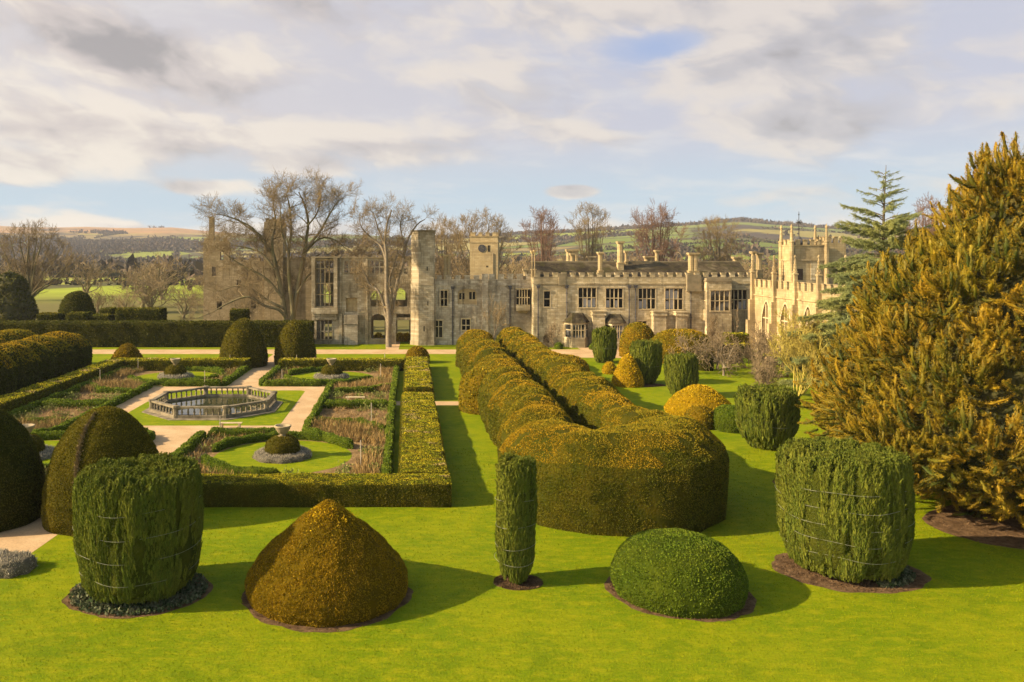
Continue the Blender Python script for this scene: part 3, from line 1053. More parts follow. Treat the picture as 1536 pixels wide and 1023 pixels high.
def quarter(sx, sy):
    qn = QN[(sx, sy)]
    sd_ = (sx + 1) * 10 + (sy + 1) * 3 + 100
    fx = lambda x: AXX + (x - AXX) * sx
    fy = lambda y: AXY + (y - AXY) * (-sy)
    T = lambda pl: [(fx(x), fy(y)) for x, y in pl]
    c = (fx(-8.0), fy(51.7))
    sheet('circle_lawn', ring_pts(c[0], c[1], 4.45), .012, M['lawn'])
    # soil of the beds
    sheet('bed_soil', T([(-14.4, 45.2), (-1.0, 45.2), (-1.0, 57.2), (-14.4, 57.2)]), .008, M['straw_bed'])
    sheet('bed_soil', T([(-7.3, 57.3), (-1.0, 57.3), (-1.0, 68.9), (-7.3, 68.9)]), .008, M['straw_bed'])
    arc = lambda a0, a1, r=4.85: [(-8.0 + r * math.cos(R(a)), 51.7 + r * math.sin(R(a))) for a in np.linspace(a0, a1, 20)]
    box_hedge('low box hedge curving round the south rim of the circular lawn, %s quarter' % qn if sy < 0 else
              'low box hedge curving round the north rim of the circular lawn, %s quarter' % qn, [T(arc(195, 278))], seed=sd_ + 1)
    box_hedge('low box hedge arcing between the pool court and the circular lawn, %s quarter' % qn, [T(arc(168, 62))], seed=sd_ + 2)
    box_hedge('low box hedge along the gravel court and axial walk, %s quarter' % qn, [T([(-14.4, 46.0), (-14.5, 57.2)]), T([(-14.3, 57.3), (-8.4, 57.4)])], 1.15, 1.1, seed=sd_ + 3)
    box_hedge('low box hedge framing the long rose bed beside the tall side hedge, %s quarter' % qn,
              [T([(-3.6, 53.6), (-7.4, 58.0), (-7.35, 68.6)]), T([(-7.2, 68.8), (-1.4, 68.8)]), T([(-1.25, 68.5), (-1.15, 46.2)])], 1.0, 1.1, seed=sd_ + 4)
    box_hedge('low box hedge crossing the rose bed, %s quarter' % qn, [T([(-7.0, 61.6), (-3.6, 61.2), (-1.5, 58.2)])], .9, 1.0, seed=sd_ + 5)
    stems('rose_stems', 'tangle of pruned brown rose stems in the long bed, %s quarter' % qn, T([(-7.0, 57.9), (-1.5, 54), (-1.5, 61), (-3.8, 61), (-7, 61.4)]), 900, .85, M['rose_stem'], 'rose bed', None, sd_)
    stems('rose_stems', 'flattened straw stems in the square bed by the cross walk, %s quarter' % qn, T([(-6.9, 62), (-1.6, 62), (-1.6, 68.3), (-6.9, 68.3)]), 420, .30, M['straw'], 'rose bed', None, sd_ + 1, .8)
    stems('rose_stems', 'bare rose stems in the corner bed behind the curved hedge, %s quarter' % qn, T([(-3.4, 46), (-1.5, 46), (-1.5, 53), (-2.6, 53), (-3, 49)]), 330, .8, M['rose_stem'], 'rose bed', None, sd_ + 2)
    stems('rose_stems', 'bare rose stems between the circular lawn and the axial walk, %s quarter' % qn, T([(-14, 46), (-8.5, 46), (-8.5, 57), (-14, 57)]), 420, .6, M['rose_stem'], 'rose bed', None, sd_ + 3, hollow=(*c, 5.3))
    herbs('herbs', 'loose green and tan herbs in the bed by the axial walk, %s quarter' % qn, T([(-14, 46), (-14, 57), (-4, 57), (-4, 46)]), 180, M['herb'], sd_ + 4, hollow=(*c, 5.3))
    herbs('herbs', 'loose green and tan herbs among the roses of the long bed, %s quarter' % qn, T([(-7.2, 57.5), (-1.3, 46), (-1.3, 68), (-7.2, 68)]), 120, M['herb'], sd_ + 14, hollow=(*c, 5.3))
    # planting and urn in the middle of the lawn
    V, Fq = revolve(c[0], c[1], [(1.85, 0.0), (1.85, .24), (1.65, .36), (.9, .38), (.3, .36)], 60, 18, .22, 2.0, seed=sd_)
    lv = clad('lavender_ring', V, Fq, M['lavender'], M['lavender'], loc=(c[0], c[1], 0), lfun=lod(.0050, .24), cover=7, up=.7, jit=.5, wr=.13, seed=sd_)
    tag(lv, 'grey clipped lavender ring round the urn, %s quarter of parterre' % qn, 'lavender', 'lavender rings under the urns')
    V, Fq = revolve(c[0], c[1], [(1.05, 0.1), (1.15, .5), (1.0, 1.0), (.6, 1.3), (.1, 1.38)], 36, 20, .10, 1.9, seed=sd_ + 9)
    sb = clad('shrub_mound', V, Fq, M['yew_core'], M['yew_olive'], loc=(c[0], c[1], 0), lfun=lod(.0026, .12), cover=2.2, seed=sd_ + 5)
    tag(sb, 'dark evergreen mound under the stone urn, %s quarter of parterre' % qn, 'shrub', 'evergreen mounds under the urns')
    u = empty('stone_urn', (c[0], c[1], 0), 'pale stone urn rising from the evergreen mound, %s quarter of parterre' % qn, 'urn', 'stone urns of the parterre')
    MB().lathe(0, 0, [(.28, .1), (.28, 1.25), (.34, 1.28), (.34, 1.36)], 10).build('pedestal', M['terracotta'], u)
    MB().lathe(0, 0, [(.24, 1.36), (.14, 1.43), (.30, 1.54), (.46, 1.78), (.50, 1.90), (.55, 1.95), (.55, 2.02), (.46, 2.02), (.40, 1.88), (.1, 1.8)], 20).build('bowl', M['terracotta'], u, True)


for sx in (1, -1):
    for sy in (-1, 1):
        quarter(sx, sy)

# thin stakes among the roses
for k, (px, py0, hh) in enumerate([(541, 708, 1.9), (557, 642, 1.9), (423, 578, 1.6), (445, 553, 1.6), (571, 570, 1.7), (577, 551, 1.7), (307, 580, 1.6), (345, 553, 1.6),
                                   (207, 557, 1.5), (150, 577, 1.5), (330, 655, 1.5)]):
    g0 = G(px, py0)
    s_ = MB().tube([(0, 0, 0), (0.01, 0, hh * .5), (0, .01, hh)], .035, 6).build('rose_stake', M['timber'], loc=None)
    s_.location = g0
    where = ['in the front corner bed behind the front hedge', 'in the long near right rose bed', 'in the far right quarter near the axial walk', 'in the far right quarter by the back hedge, nearer the dome',
             'in the far right quarter next to the side hedge', 'in the far right corner by the back hedge', 'in the far left quarter in front of the pool', 'in front of the left of the two far domes',
             'at the middle of the far left quarter bed', 'at the left edge of the far left quarter', 'beside the bench near the pool court'][k]
    tag(s_, 'thin weathered timber stake ' + where, 'stake', 'timber stakes among the roses')

for k, (px, py0, lab) in enumerate([(533, 603, 'low pale bench in front of the far right bed by the cross walk'), (346, 643, 'low pale bench at the near edge of the pool court')]):
    g0 = G(px, py0)
    b = empty('garden_bench', g0, lab, 'bench', 'pale garden benches')
    mb = MB()
    for q_ in range(3):
        mb.box(-.85, .85, -.22 + q_ * .15, -.09 + q_ * .15, .42, .46)
    mb.build('seat', M['stone_trim'], b)
    for s_ in (-.65, .65):
        MB().box(s_ - .06, s_ + .06, -.2, .2, 0, .418).build('leg', M['stone_trim'], b)


# ------------------------------------------------------------------ tall clipped hedges round the parterre
def wall_hedge(name, label, path, wd, h, leaf_side, leaf_top, seed=0, cat='hedge', group=None, disp=.13, cap=0.0, cover=2.6, k=.0030, top_k=1.0):
    hw = wd / 2
    pr = [(-hw, 0), (-hw * 1.01, h * .3), (-hw, h * .6), (-hw * .985, h * .88), (-hw * .94, h * .97), (-hw * .8, h), (-hw * .4, h * 1.01), (0, h * 1.02),
          (hw * .4, h * 1.01), (hw * .8, h), (hw * .94, h * .97), (hw * .985, h * .88), (hw, h * .6), (hw * 1.01, h * .3), (hw, 0)]
    pl = sub(path, .5)
    V, Fq = loft(pl, pr, disp=disp, ds=.9, seed=seed, cap=cap)
    lf = lod(k, .1)
    P, N, L = thin(*scatter(V, Fq, lf, cover, seed), seed)
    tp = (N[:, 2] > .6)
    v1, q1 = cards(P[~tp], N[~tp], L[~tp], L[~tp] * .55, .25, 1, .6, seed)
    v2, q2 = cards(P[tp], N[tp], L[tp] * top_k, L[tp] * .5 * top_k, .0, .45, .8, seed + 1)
    b = len(V)
    nf = sum(len(f) for f in Fq)
    c = V.mean(0)
    o = mesh(name, np.concatenate([V, v1, v2]), list(Fq) + [q1 + b, q2 + b + len(v1)], [CORE[leaf_side.name], leaf_side, leaf_top],
             smooth=np.concatenate([np.ones(nf, bool), np.zeros(len(q1) + len(q2), bool)]),
             midx=np.concatenate([np.zeros(nf), np.ones(len(q1)), np.full(len(q2), 2)]), loc=(c[0], c[1], 0))
    return tag(o, label, cat, group)


HG = 'clipped hedges round the parterre'
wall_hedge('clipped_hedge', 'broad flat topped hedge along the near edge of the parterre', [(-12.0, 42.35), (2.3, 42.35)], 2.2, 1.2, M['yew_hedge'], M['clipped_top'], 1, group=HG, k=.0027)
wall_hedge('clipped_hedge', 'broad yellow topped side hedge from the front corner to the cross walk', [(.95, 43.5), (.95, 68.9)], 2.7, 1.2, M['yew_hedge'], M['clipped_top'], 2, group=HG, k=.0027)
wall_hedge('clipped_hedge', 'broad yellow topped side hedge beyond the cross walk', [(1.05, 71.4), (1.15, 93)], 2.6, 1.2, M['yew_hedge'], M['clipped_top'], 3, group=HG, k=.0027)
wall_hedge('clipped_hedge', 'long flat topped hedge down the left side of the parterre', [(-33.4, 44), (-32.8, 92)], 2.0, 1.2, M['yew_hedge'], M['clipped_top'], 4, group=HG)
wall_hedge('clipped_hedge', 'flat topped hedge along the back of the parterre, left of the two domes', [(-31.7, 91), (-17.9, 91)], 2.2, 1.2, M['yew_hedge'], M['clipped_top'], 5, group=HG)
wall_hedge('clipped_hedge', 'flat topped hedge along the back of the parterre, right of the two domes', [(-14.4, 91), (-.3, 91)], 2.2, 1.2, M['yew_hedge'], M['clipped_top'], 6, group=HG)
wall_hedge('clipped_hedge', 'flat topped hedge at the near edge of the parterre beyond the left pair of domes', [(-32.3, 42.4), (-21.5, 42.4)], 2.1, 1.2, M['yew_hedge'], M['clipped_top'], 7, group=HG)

# ------------------------------------------------------------------ the double yew walk
HP = np.array([(-2.66, 0), (-2.76, .8), (-2.78, 1.7), (-2.74, 2.45), (-2.50, 2.95), (-1.75, 3.55), (-1.15, 3.90), (-.6, 4.02), (0, 4.05), (.6, 4.0), (1.3, 3.82), (1.9, 3.4), (2.3, 2.8), (2.5, 1.9), (2.58, .9), (2.55, 0)], float)
ua = np.linspace(180, 360, 15)
upath = [(8.3, 98.5)] + [(8.2, y) for y in np.arange(97, 47.5, -1.0)] + [(10.6 + 3.1 * math.copysign(abs(math.cos(R(a))) ** .8, math.cos(R(a))), 43.8 - 3.9 * abs(math.sin(R(a))) ** .8) for a in ua] + \
        [(13.1, y) for y in np.arange(48, 101, 1.0)] + [(13.2, 101.5)]
up_ = soft(sub(upath, .4), 6)
tt = np.concatenate([[0], np.cumsum(np.hypot(*np.diff(up_, axis=0).T))])
g_ = np.random.default_rng(11)
kn = np.cumsum(g_.uniform(2.0, 5.2, 60))
kn = kn[kn < tt[-1] + 6]
ph = np.interp(tt, kn, np.arange(len(kn)))
arch = np.abs(np.sin(np.pi * ph)) ** .45
frontk = np.clip(1 - np.abs(tt - tt[-1] / 2) / 9.0, 0, 1)
frontk = frontk * frontk * (3 - 2 * frontk)
amp = 1 - .8 * frontk
hs_ = 1 - .13 * amp * (1 - arch) + .04 * (fbm(np.stack([tt * .2, tt * 0, tt * 0], 1), 2, 3) - .5)
ws_ = 1 - .12 * amp * (1 - np.roll(arch, 2)) + .08 * (fbm(np.stack([tt * .15, tt * 0 + 5, tt * 0], 1), 2, 4) - .5)
V, Fq = loft(up_, HP, ws_ * (.84 + .36 * frontk), hs_ * (1 + .07 * frontk), disp=.46, ds=.46, seed=21, cap=2.2)
# sagging, combed skin
dn = (fbm(V * (1.2, 1.2, .5), 3, 31) - .5) * .22
V = V + np.stack([dn, dn * .4, dn * .6 * (V[:, 2] > 1)], 1)
P, N, L = thin(*scatter(V, Fq, lod(.0030, .11), 3.2, 5), 3, 1.5)
tp = (N[:, 2] + (fbm(P * .35, 3, 9) - .5) * .9 - .25 * (N[:, 1] < -.5)) > .42  # upward faces take the gold leaf: sun on the tops is painted in
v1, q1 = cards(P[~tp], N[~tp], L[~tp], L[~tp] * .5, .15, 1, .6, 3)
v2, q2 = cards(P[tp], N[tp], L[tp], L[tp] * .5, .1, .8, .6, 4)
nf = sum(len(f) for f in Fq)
hw_ = mesh('yew_walk_hedge', np.concatenate([V, v1, v2]), list(Fq) + [q1 + len(V), q2 + len(V) + len(v1)], [CORE['yew_hedge'], M['yew_hedge'], M['yew_gold_lit']],
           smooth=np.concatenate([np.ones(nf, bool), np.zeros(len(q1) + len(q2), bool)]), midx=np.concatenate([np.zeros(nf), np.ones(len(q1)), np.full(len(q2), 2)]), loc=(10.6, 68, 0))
tag(hw_, 'huge billowing double yew hedge closed at its near end, a narrow alley down its middle', 'hedge')
for (x, y, r, ov, h, sd_) in [(6.9, 67.2, 2.5, (.95, .9), 3.55, 1), (15.3, 79.5, 2.9, (1.0, .9), 3.0, 2)]:
    V, Fq = revolve(x, y, dome_prof(r, h, 3.2, 1.0), 56, 36, .14, .7, seed=sd_, ov=ov, lump=.2)
    V = V - (10.6, 68, 0)
    lf = lod(.0030, .11)
    o = clad('side_lobe', V, Fq, M['yew_core'], M['yew_gold_lit'], hw_, lfun=lambda P: np.full(len(P), .22), cover=3.0, seed=sd_ + 60, wr=.5)

# the left double hedge, beyond the parterre
pth = soft(sub([(-39.6, 50), (-39.6, 84), (-39.8, 95.5)], .5), 3)
t_ = np.linspace(0, 46, len(pth))
kn = np.interp(t_, np.cumsum(np.random.default_rng(4).uniform(2.8, 5.5, 14)), np.arange(14))
ar_ = np.abs(np.sin(np.pi * kn)) ** .5
hs_ = .84 + .15 * ar_
V, Fq = loft(pth, HP * (1.05, 1.05), .84 + .18 * ar_, hs_, disp=.3, ds=.4, seed=41, cap=2.5)
tag(clad('yew_walk_hedge', V, Fq, M['yew_core'], M['yew_dark'], loc=(-39.6, 72, 0), lfun=lod(.0030), cover=2.8, seed=42, top=M['yew_gold_lit']), 'billowing dark yew hedge at the left edge, the nearer of two parallel rows', 'hedge', 'left yew walk hedges')
pth = soft(sub([(-46.0, 50), (-46.0, 97)], .5), 3)
V, Fq = loft(pth, HP * (1.0, 1.06), None, None, disp=.35, ds=.4, seed=43, cap=2.5)
tag(clad('yew_walk_hedge', V, Fq, M['yew_core'], M['yew_hedge'], loc=(-46, 72, 0), lfun=lod(.0032), cover=2.6, seed=44, top=M['yew_gold_lit']), 'billowing yew hedge at the left edge, seen only over the top of the nearer row', 'hedge', 'left yew walk hedges')

# ------------------------------------------------------------------ plumes
def spray(seed, n=70, L=1.3, wd=.34, leaf=.17, lw=.055, curl=.25, heart=.74, ragged=.10):
    """one plume of a golden conifer: leaf sprigs about a rising, arching stem; returns verts, faces, tip value"""
    g = np.random.default_rng(seed)
    t = g.random(n) ** .8
    sp = np.stack([t * L, 0 * t, curl * t ** 2 * L], 1)
    env = wd * np.sin(np.pi * np.clip(t * .92 + .08, 0, 1)) ** .7 * L
    a = g.random(n) * 6.283
    rr = np.sqrt(g.random(n)) * env
    P = sp + np.stack([0 * t, rr * np.cos(a), rr * np.sin(a) * .75], 1)
    N = np.stack([np.ones(n) * .9, np.cos(a) * .75, np.sin(a) * .75 + .25], 1)
    N /= np.linalg.norm(N, axis=1)[:, None]
    V, Q = cards(P, N, np.full(n, leaf * L), np.full(n, lw * L), .15, 1, .35, seed, .25)
    tip = np.repeat(np.clip(t * .75 + rr / (env + 1e-6) * .35, 0, 1), 4)
    # the dense heart of the plume, a bent spindle
    ts = np.linspace(0, .97, 7)
    es = heart * wd * np.sin(np.pi * np.clip(ts * .92 + .08, 0, 1)) ** .7 * L
    th = np.arange(6) * math.pi / 3
    S_ = np.stack([np.repeat(ts * L, 6), (es[:, None] * np.cos(th)).ravel(), (es[:, None] * np.sin(th) * .75).ravel() + np.repeat(curl * ts ** 2 * L, 6)], 1)
    S_ = S_ + g.normal(size=S_.shape) * wd * L * ragged
    i, j = np.meshgrid(np.arange(6), np.arange(6), indexing='ij')
    a_, b_ = (i * 6 + j).ravel(), (i * 6 + (j + 1) % 6).ravel()
    SQ = np.stack([a_, b_, b_ + 6, a_ + 6], 1)
    return np.concatenate([S_, V]), np.concatenate([SQ, Q + len(S_)]), np.concatenate([np.repeat(ts * .6, 6), tip])


def place(tmpls, P, D, S, seed):
    """set templates at P, their x axis along D, scaled by S"""
    g = np.random.default_rng(seed)
    Vs, Qs, Ts, b = [], [], [], 0
    D = D / np.linalg.norm(D, axis=1)[:, None]
    up = np.array([0, 0, 1.0])
    Yv = np.cross(up, D)
    Yv /= np.linalg.norm(Yv, axis=1)[:, None] + 1e-9
    Zv = np.cross(D, Yv)
    k = g.integers(0, len(tmpls), len(P))
    for m_, (V, Q, T) in enumerate(tmpls):
        id_ = np.where(k == m_)[0]
        if not len(id_):
            continue
        A = np.stack([D[id_], Yv[id_], Zv[id_]], 1)
        out = np.einsum('vi,nij->nvj', V, A) * S[id_][:, None, None] + P[id_][:, None]
        Vs.append(out.reshape(-1, 3))
        Qs.append((Q[None] + (np.arange(len(id_)) * len(V))[:, None, None] + b).reshape(-1, 4))
        Ts.append(np.tile(T, len(id_)) + np.repeat(g.uniform(-.22, .22, len(id_)), len(T)))
        b += len(id_) * len(V)
    return np.concatenate(Vs), np.concatenate(Qs), np.concatenate(Ts)


# ------------------------------------------------------------------ topiary
def topiary(name, label, cat, x, y, prof, core, leaf, group=None, nth=64, nz=48, disp=.06, ds=1.4, stretch=1.0, lump=0.0, up=.25, out=1.0, jit=.6, wr=.55, k=.0030, lo=.09, cover=2.8, seed=0, ov=None, sink=.35, lump_s=.5):
    V, Fq = revolve(x, y, prof, nth, nz, disp, ds, stretch, seed, ov, lump, lump_s)
    o = clad(name, V, Fq, core, leaf, loc=(x, y, 0), lfun=lod(k, lo), cover=cover, up=up, out=out, jit=jit, wr=wr, seed=seed + 100, sink=sink)
    return tag(o, label, cat, group)


def plume_coat(t, V, Fq, w_, h, seed, rim_at):
    """upright plumes hung all over a body, long and loose along the rim"""
    P, N, _ = scatter(V, Fq, lambda P: np.full(len(P), w_), .62, seed)
    g = np.random.default_rng(seed)
    rim = np.clip((P[:, 2] - h * rim_at) / (h * (1 - rim_at)), 0, 1)
    D = N * (.30 - .12 * rim)[:, None] + np.array([0, 0, 1.0]) + g.normal(size=N.shape) * (.10 + .10 * rim)[:, None]
    # plumes lean together in strands
    sway = (fbm(np.stack([P[:, 0] * 1.6, P[:, 1] * 1.6, P[:, 2] * .25], 1), 2, seed) - .5)
    keep = fbm(np.stack([P[:, 0] * 3.2, P[:, 1] * 3.2, P[:, 2] * .5], 1) + seed, 2, seed + 5) > .34
    P = P + N * sway[:, None] * .22
    P, D, rim = P[keep], D[keep], rim[keep]
    S = min(w_ * 8.0, .72) * g.uniform(.7, 1.25, len(P)) * (1 + .35 * rim)
    sv, sq, st = place([spray(k, 40, 1.0, .125, .13, .045, .04 * k) for k in range(6)], P - D / np.linalg.norm(D, axis=1)[:, None] * (S * .45)[:, None], D, S, seed)
    b, nf = len(V), sum(len(f) for f in Fq)
    return mesh('foliage', np.concatenate([V, sv]), list(Fq) + [sq + b], [CORE['irish_yew'], M['irish_yew']], t,
                np.concatenate([np.ones(nf, bool), np.zeros(len(sq), bool)]), np.concatenate([np.zeros(nf), np.ones(len(sq))]))


def barrel(label, x, y, r, h, seed, group='drum shaped Irish yews', wires=0, ov=None, bed=True, rb=.8):
    """drum of upright yew plumes, tied round with wires, on a short stem"""
    t = empty('drum_yew', (x, y, 0), label, 'topiary', group)
    dist = math.hypot(x, y)
    pr = [(r * .35, .22), (r * rb, .45), (min(r * .97, r * (rb + .08)), .85), (r * .97, h * .35), (r, h * .62), (r * .985, h * .88), (r * .94, h * .97), (r * .80, h * 1.0), (r * .45, h * .985), (.02, h * .97)]
    big = dist < 45
    V, Fq = revolve(0, 0, pr, 150 if big else 72, 60 if big else 32, .20 * min(1, r / 2), 4.2 if big else 3.0, .12, seed, ov)
    top = V[:, 2] > h * .9
    V[top, 2] += (vnoise(V[top] * 2.2 + seed, seed) - .5) * .30
    plume_coat(t, V, Fq, max(.051, dist * .0015), h, seed, .80)
    MB().lathe(0, 0, [(.30, -.02), (.2, .15), (.22, .5)], 10).build('trunk', M['bark'], t, True)
    for q in range(wires):
        z = h * (.24 + .56 * q / max(1, wires - 1)) if wires > 1 else h * .5
        rad = np.interp(z, [p_[1] for p_ in pr[:7]], [p_[0] for p_ in pr[:7]])
        pts, rg = [], np.random.default_rng(seed + q)
        for kk in range(73):
            a = 2 * math.pi * kk / 72
            zz2 = z + .05 * math.sin(a * 2 + q) + .03 * math.sin(a * 5)
            rr = rad + .035 + .05 * math.sin(a * 3 + q * 2) + .03 * math.sin(a * 7 + 1)
            pts.append((rr * math.cos(a) * (ov[0] if ov else 1), rr * math.sin(a) * (ov[1] if ov else 1), zz2))
        MB().tube(pts, .004 + dist * .00009, 5).build('wire', M['wire'], t, True)
    return t


def bed(x, y, rx, ry, seed, mat='soil', z=.012):
    o = sheet('soil_bed', wob(ring_pts(x, y, rx, 40, ry), .26, seed, .22), z, M[mat])
    g = np.random.default_rng(seed)
    a, r = g.uniform(0, 6.283, 3200), np.sqrt(g.random(3200))
    P = np.stack([x + rx * .97 * r * np.cos(a), y + ry * .97 * r * np.sin(a), np.full(3200, .02)], 1)
    V, Q = cards(P, np.tile([0, 0, 1.], (3200, 1)), np.full(3200, .09), np.full(3200, .04), .0, .25, .9, seed)
    tag(mesh('bed_litter', V, [Q], M['soil' if mat == 'soil' else mat], loc=(x, y, 0)), kind='stuff')
    return o


def ivy(x, y, rx, ry, seed, n, label, a0=0, a1=6.283, rmin=0):
    g = np.random.default_rng(seed)
    a, r = g.uniform(a0, a1, n), np.sqrt(g.uniform(rmin, 1, n))
    P = np.stack([x + rx * .95 * r * np.cos(a), y + ry * .95 * r * np.sin(a), .03 + .12 * g.random(n)], 1)
    V, Q = cards(P, np.tile([0, 0, 1.], (n, 1)), np.full(n, .13), np.full(n, .10), .0, .6, .6, seed)
    return tag(mesh('ivy_cover', V, [Q], M['ivy'], loc=(x, y, 0)), label, 'ivy', None, 'stuff')


barrel('large dark drum of tied yew on an ivy bed at the front left', -10.35, 31.0, 2.30, 4.55, 1, wires=4, rb=.84)
bed(-10.3, 30.9, 2.72, 2.25, 1)
ivy(-10.3, 30.9, 2.72, 2.25, 2, 5200, 'variegated ivy carpeting the ground under the front left drum yew')
barrel('large drum of tied yew on bare red earth at the front right', 18.1, 33.2, 2.45, 4.65, 2, wires=5, rb=.82)
bed(18.2, 33.0, 2.95, 2.3, 3)
ivy(18.6, 33.0, 2.2, 1.9, 4, 1500, 'patch of ivy on the earth under the front right drum yew', -1.6, .6, .2)

cone = topiary('cone_yew', 'wide golden brown cone of clipped yew with a bright orange tip on the front lawn', 'topiary', -3.05, 30.9,
        [(2.95, 0), (3.08, .35), (3.05, .75), (2.80, 1.2), (2.26, 1.78), (1.68, 2.30), (1.12, 2.76), (.66, 3.10), (.34, 3.34), (.15, 3.50), (.01, 3.56)],
        M['gold_core'], M['gold_cone'], None, 110, 70, .10, 2.0, seed=5, wr=.6, cover=3.4, lo=.10)
g = np.random.default_rng(55)
zt_ = 3.48 - np.abs(g.normal(size=900)) * .30
rt_ = np.interp(zt_, [2.3, 2.75, 3.08, 3.30, 3.44, 3.48], [1.8, 1.22, .72, .40, .20, .02])
at_ = g.random(900) * 6.283
cv, cq = cards(np.stack([rt_ * np.cos(at_), rt_ * np.sin(at_), zt_], 1), np.stack([np.cos(at_) * .7, np.sin(at_) * .7, at_ * 0 + .6], 1), np.full(900, .10), np.full(900, .05), .3, 1, .6, 56)
mesh('growing_tip', cv, [cq], M['gold_bright'], cone)
bed(-3.05, 30.85, 3.22, 3.2, 5)
# column
t = empty('column_yew', (4.32, 31.9, 0), 'slim tall column of dark yew tied with wire, in front of the big double hedge', 'topiary')
V, Fq = revolve(0, 0, [(.25, .2), (.55, .35), (.66, .8), (.72, 1.8), (.75, 3.2), (.75, 4.2), (.71, 4.5), (.5, 4.58), (.02, 4.55)], 70, 70, .17, 3.0, .25, 8)
V[V[:, 2] > 4.2, 2] += (vnoise(V[V[:, 2] > 4.2] * 3, 2) - .5) * .3
plume_coat(t, V, Fq, .051, 4.5, 8, .86)
MB().lathe(0, 0, [(.2, -.02), (.15, .2), (.17, .5)], 8).build('trunk', M['bark'], t, True)
for q, z in enumerate((.95, 1.55, 2.35, 3.35)):
    pts = [((.80 + .04 * math.sin(3 * a_ + q)) * math.cos(a_), (.80 + .04 * math.sin(3 * a_ + q)) * math.sin(a_), z + .06 * math.sin(a_ + q)) for a_ in np.linspace(0, 6.283, 50)]
    MB().tube(pts, .007, 5).build('wire', M['wire'], t, True)
bed(4.45, 31.85, 1.0, .85, 7)

topiary('dome_yew', 'low bright green clipped dome on the front lawn left of the front right drum', 'topiary', 10.5, 31.0,
        [(2.4, 0), (2.50, .30), (2.48, .75), (2.28, 1.25), (1.85, 1.72), (1.15, 2.0), (.5, 2.1), (.02, 2.12)], M['yew_core'], M['green_dome'], None, 100, 50, .08, 1.8, seed=12, wr=.6, cover=3.0, lo=.11)
bed(10.55, 31.0, 2.78, 2.62, 9)

EGG = lambda r, h: [(r * .96, 0), (r * 1.0, h * .10), (r * .985, h * .25), (r * .93, h * .42), (r * .82, h * .60), (r * .66, h * .76), (r * .45, h * .89), (r * .22, h * .97), (.02, h)]
t = topiary('egg_yew', 'tall egg shaped yew with a bare seam, behind the front left drum yew', 'topiary', -14.95, 39.7, EGG(2.92, 5.5), M['yew_core'], M['yew_olive'], 'egg shaped yews flanking the axial walk', 90, 60, .12, 1.1, seed=15, cover=3.0)
# bare seam of twigs down its near left flank
g = np.random.default_rng(5)
prs = np.array(EGG(2.92, 5.5))
zs = g.uniform(2.0, 5.3, 900)
rs = np.interp(zs, prs[:, 1], prs[:, 0])
an = -1.75 - (zs - 3.4) * .06 + g.normal(size=900) * .028
P = np.stack([rs * np.cos(an) * 1.0, rs * np.sin(an), zs], 1)
N = np.stack([np.cos(an), np.sin(an), an * 0 + .3], 1)
cv, cq = cards(P, N, np.full(900, .22), np.full(900, .035), .3, 1.0, .6, 4, .2)
mesh('bare_seam', cv, [cq], M['twig'], t)
topiary('egg_yew', 'tall dark egg shaped yew cut by the left edge of the view', 'topiary', -21.0, 39.5, EGG(2.95, 5.6), M['yew_core'], M['yew_dark'], 'egg shaped yews flanking the axial walk', 90, 60, .12, 1.1, seed=16, cover=3.0)
topiary('egg_yew', 'left of the two big egg shaped yews at the far end of the axial walk', 'topiary', -19.2, 94.3, EGG(2.75, 5.6), M['yew_core'], M['yew_olive'], 'egg shaped yews flanking the axial walk', 56, 40, .12, 1.0, seed=17)
topiary('egg_yew', 'right of the two big egg shaped yews at the far end of the axial walk', 'topiary', -13.2, 95.0, EGG(2.45, 5.35), M['yew_core'], M['yew_olive'], 'egg shaped yews flanking the axial walk', 56, 40, .12, 1.0, seed=18)
topiary('gold_dome', 'small golden dome at the far tip of the yellow topped side hedge', 'topiary', 1.3, 97.0, dome_prof(1.45, 1.95, 2.1), M['gold_core'], M['gold_cone'], 'small gold cones at the corners of the parterre', 40, 26, .06, 1.2, seed=19)
topiary('gold_dome', 'small golden cone behind the far left corner of the parterre', 'topiary', -34.6, 99.0, [(1.85, 0), (1.8, .4), (1.3, 1.2), (.6, 1.9), (.02, 2.15)], M['gold_core'], M['gold_cone'], 'small gold cones at the corners of the parterre', 40, 26, .06, 1.2, seed=20)

# lavender at the front left
g = np.random.default_rng(3)
V, Fq = revolve(-16.5, 33.0, [(1.15, 0), (1.15, .3), (.9, .55), (.5, .62), (.02, .6)], 60, 24, .30, 1.6, seed=6, ov=(1.0, .8))
tag(clad('lavender_clump', V, Fq, M['lavender'], M['lavender'], loc=(-16.5, 33.0, 0), lfun=lod(.0062, .2), cover=7, up=.8, out=.8, jit=.5, wr=.14, seed=6), 'grey woody lavender clump at the left edge of the front lawn', 'lavender')

# secret garden on the right
barrel('dark drum yew nearest the forecourt, tied with a pale cord', 24.0, 97.0, 1.4, 3.7, 21, wires=1)
topiary('dome_yew', 'tall olive dome behind the drum yews, in front of the house', 'topiary', 29.6, 102.5, dome_prof(2.25, 4.35, 2.4), M['yew_core'], M['yew_gold_lit'], None, 56, 40, .10, .9, seed=22)
topiary('gold_cone', 'bright yellow clipped cone between two dark drum yews', 'topiary', 22.1, 80.0, [(1.5, 0), (1.55, .3), (1.25, 1.3), (.75, 2.4), (.35, 3.0), (.02, 3.15)], M['gold_core'], M['gold_bright'], None, 44, 30, .07, 1.5, seed=23)
topiary('gold_dome', 'very small yellow clump behind the bright yellow cone', 'topiary', 22.3, 88.0, dome_prof(.75, 1.3, 2.1), M['gold_core'], M['gold_bright'], None, 30, 20, .07, 1.5, seed=33)
barrel('dark drum yew right of the bright yellow cone', 24.3, 81.3, 1.5, 3.8, 24, wires=1, rb=.72)
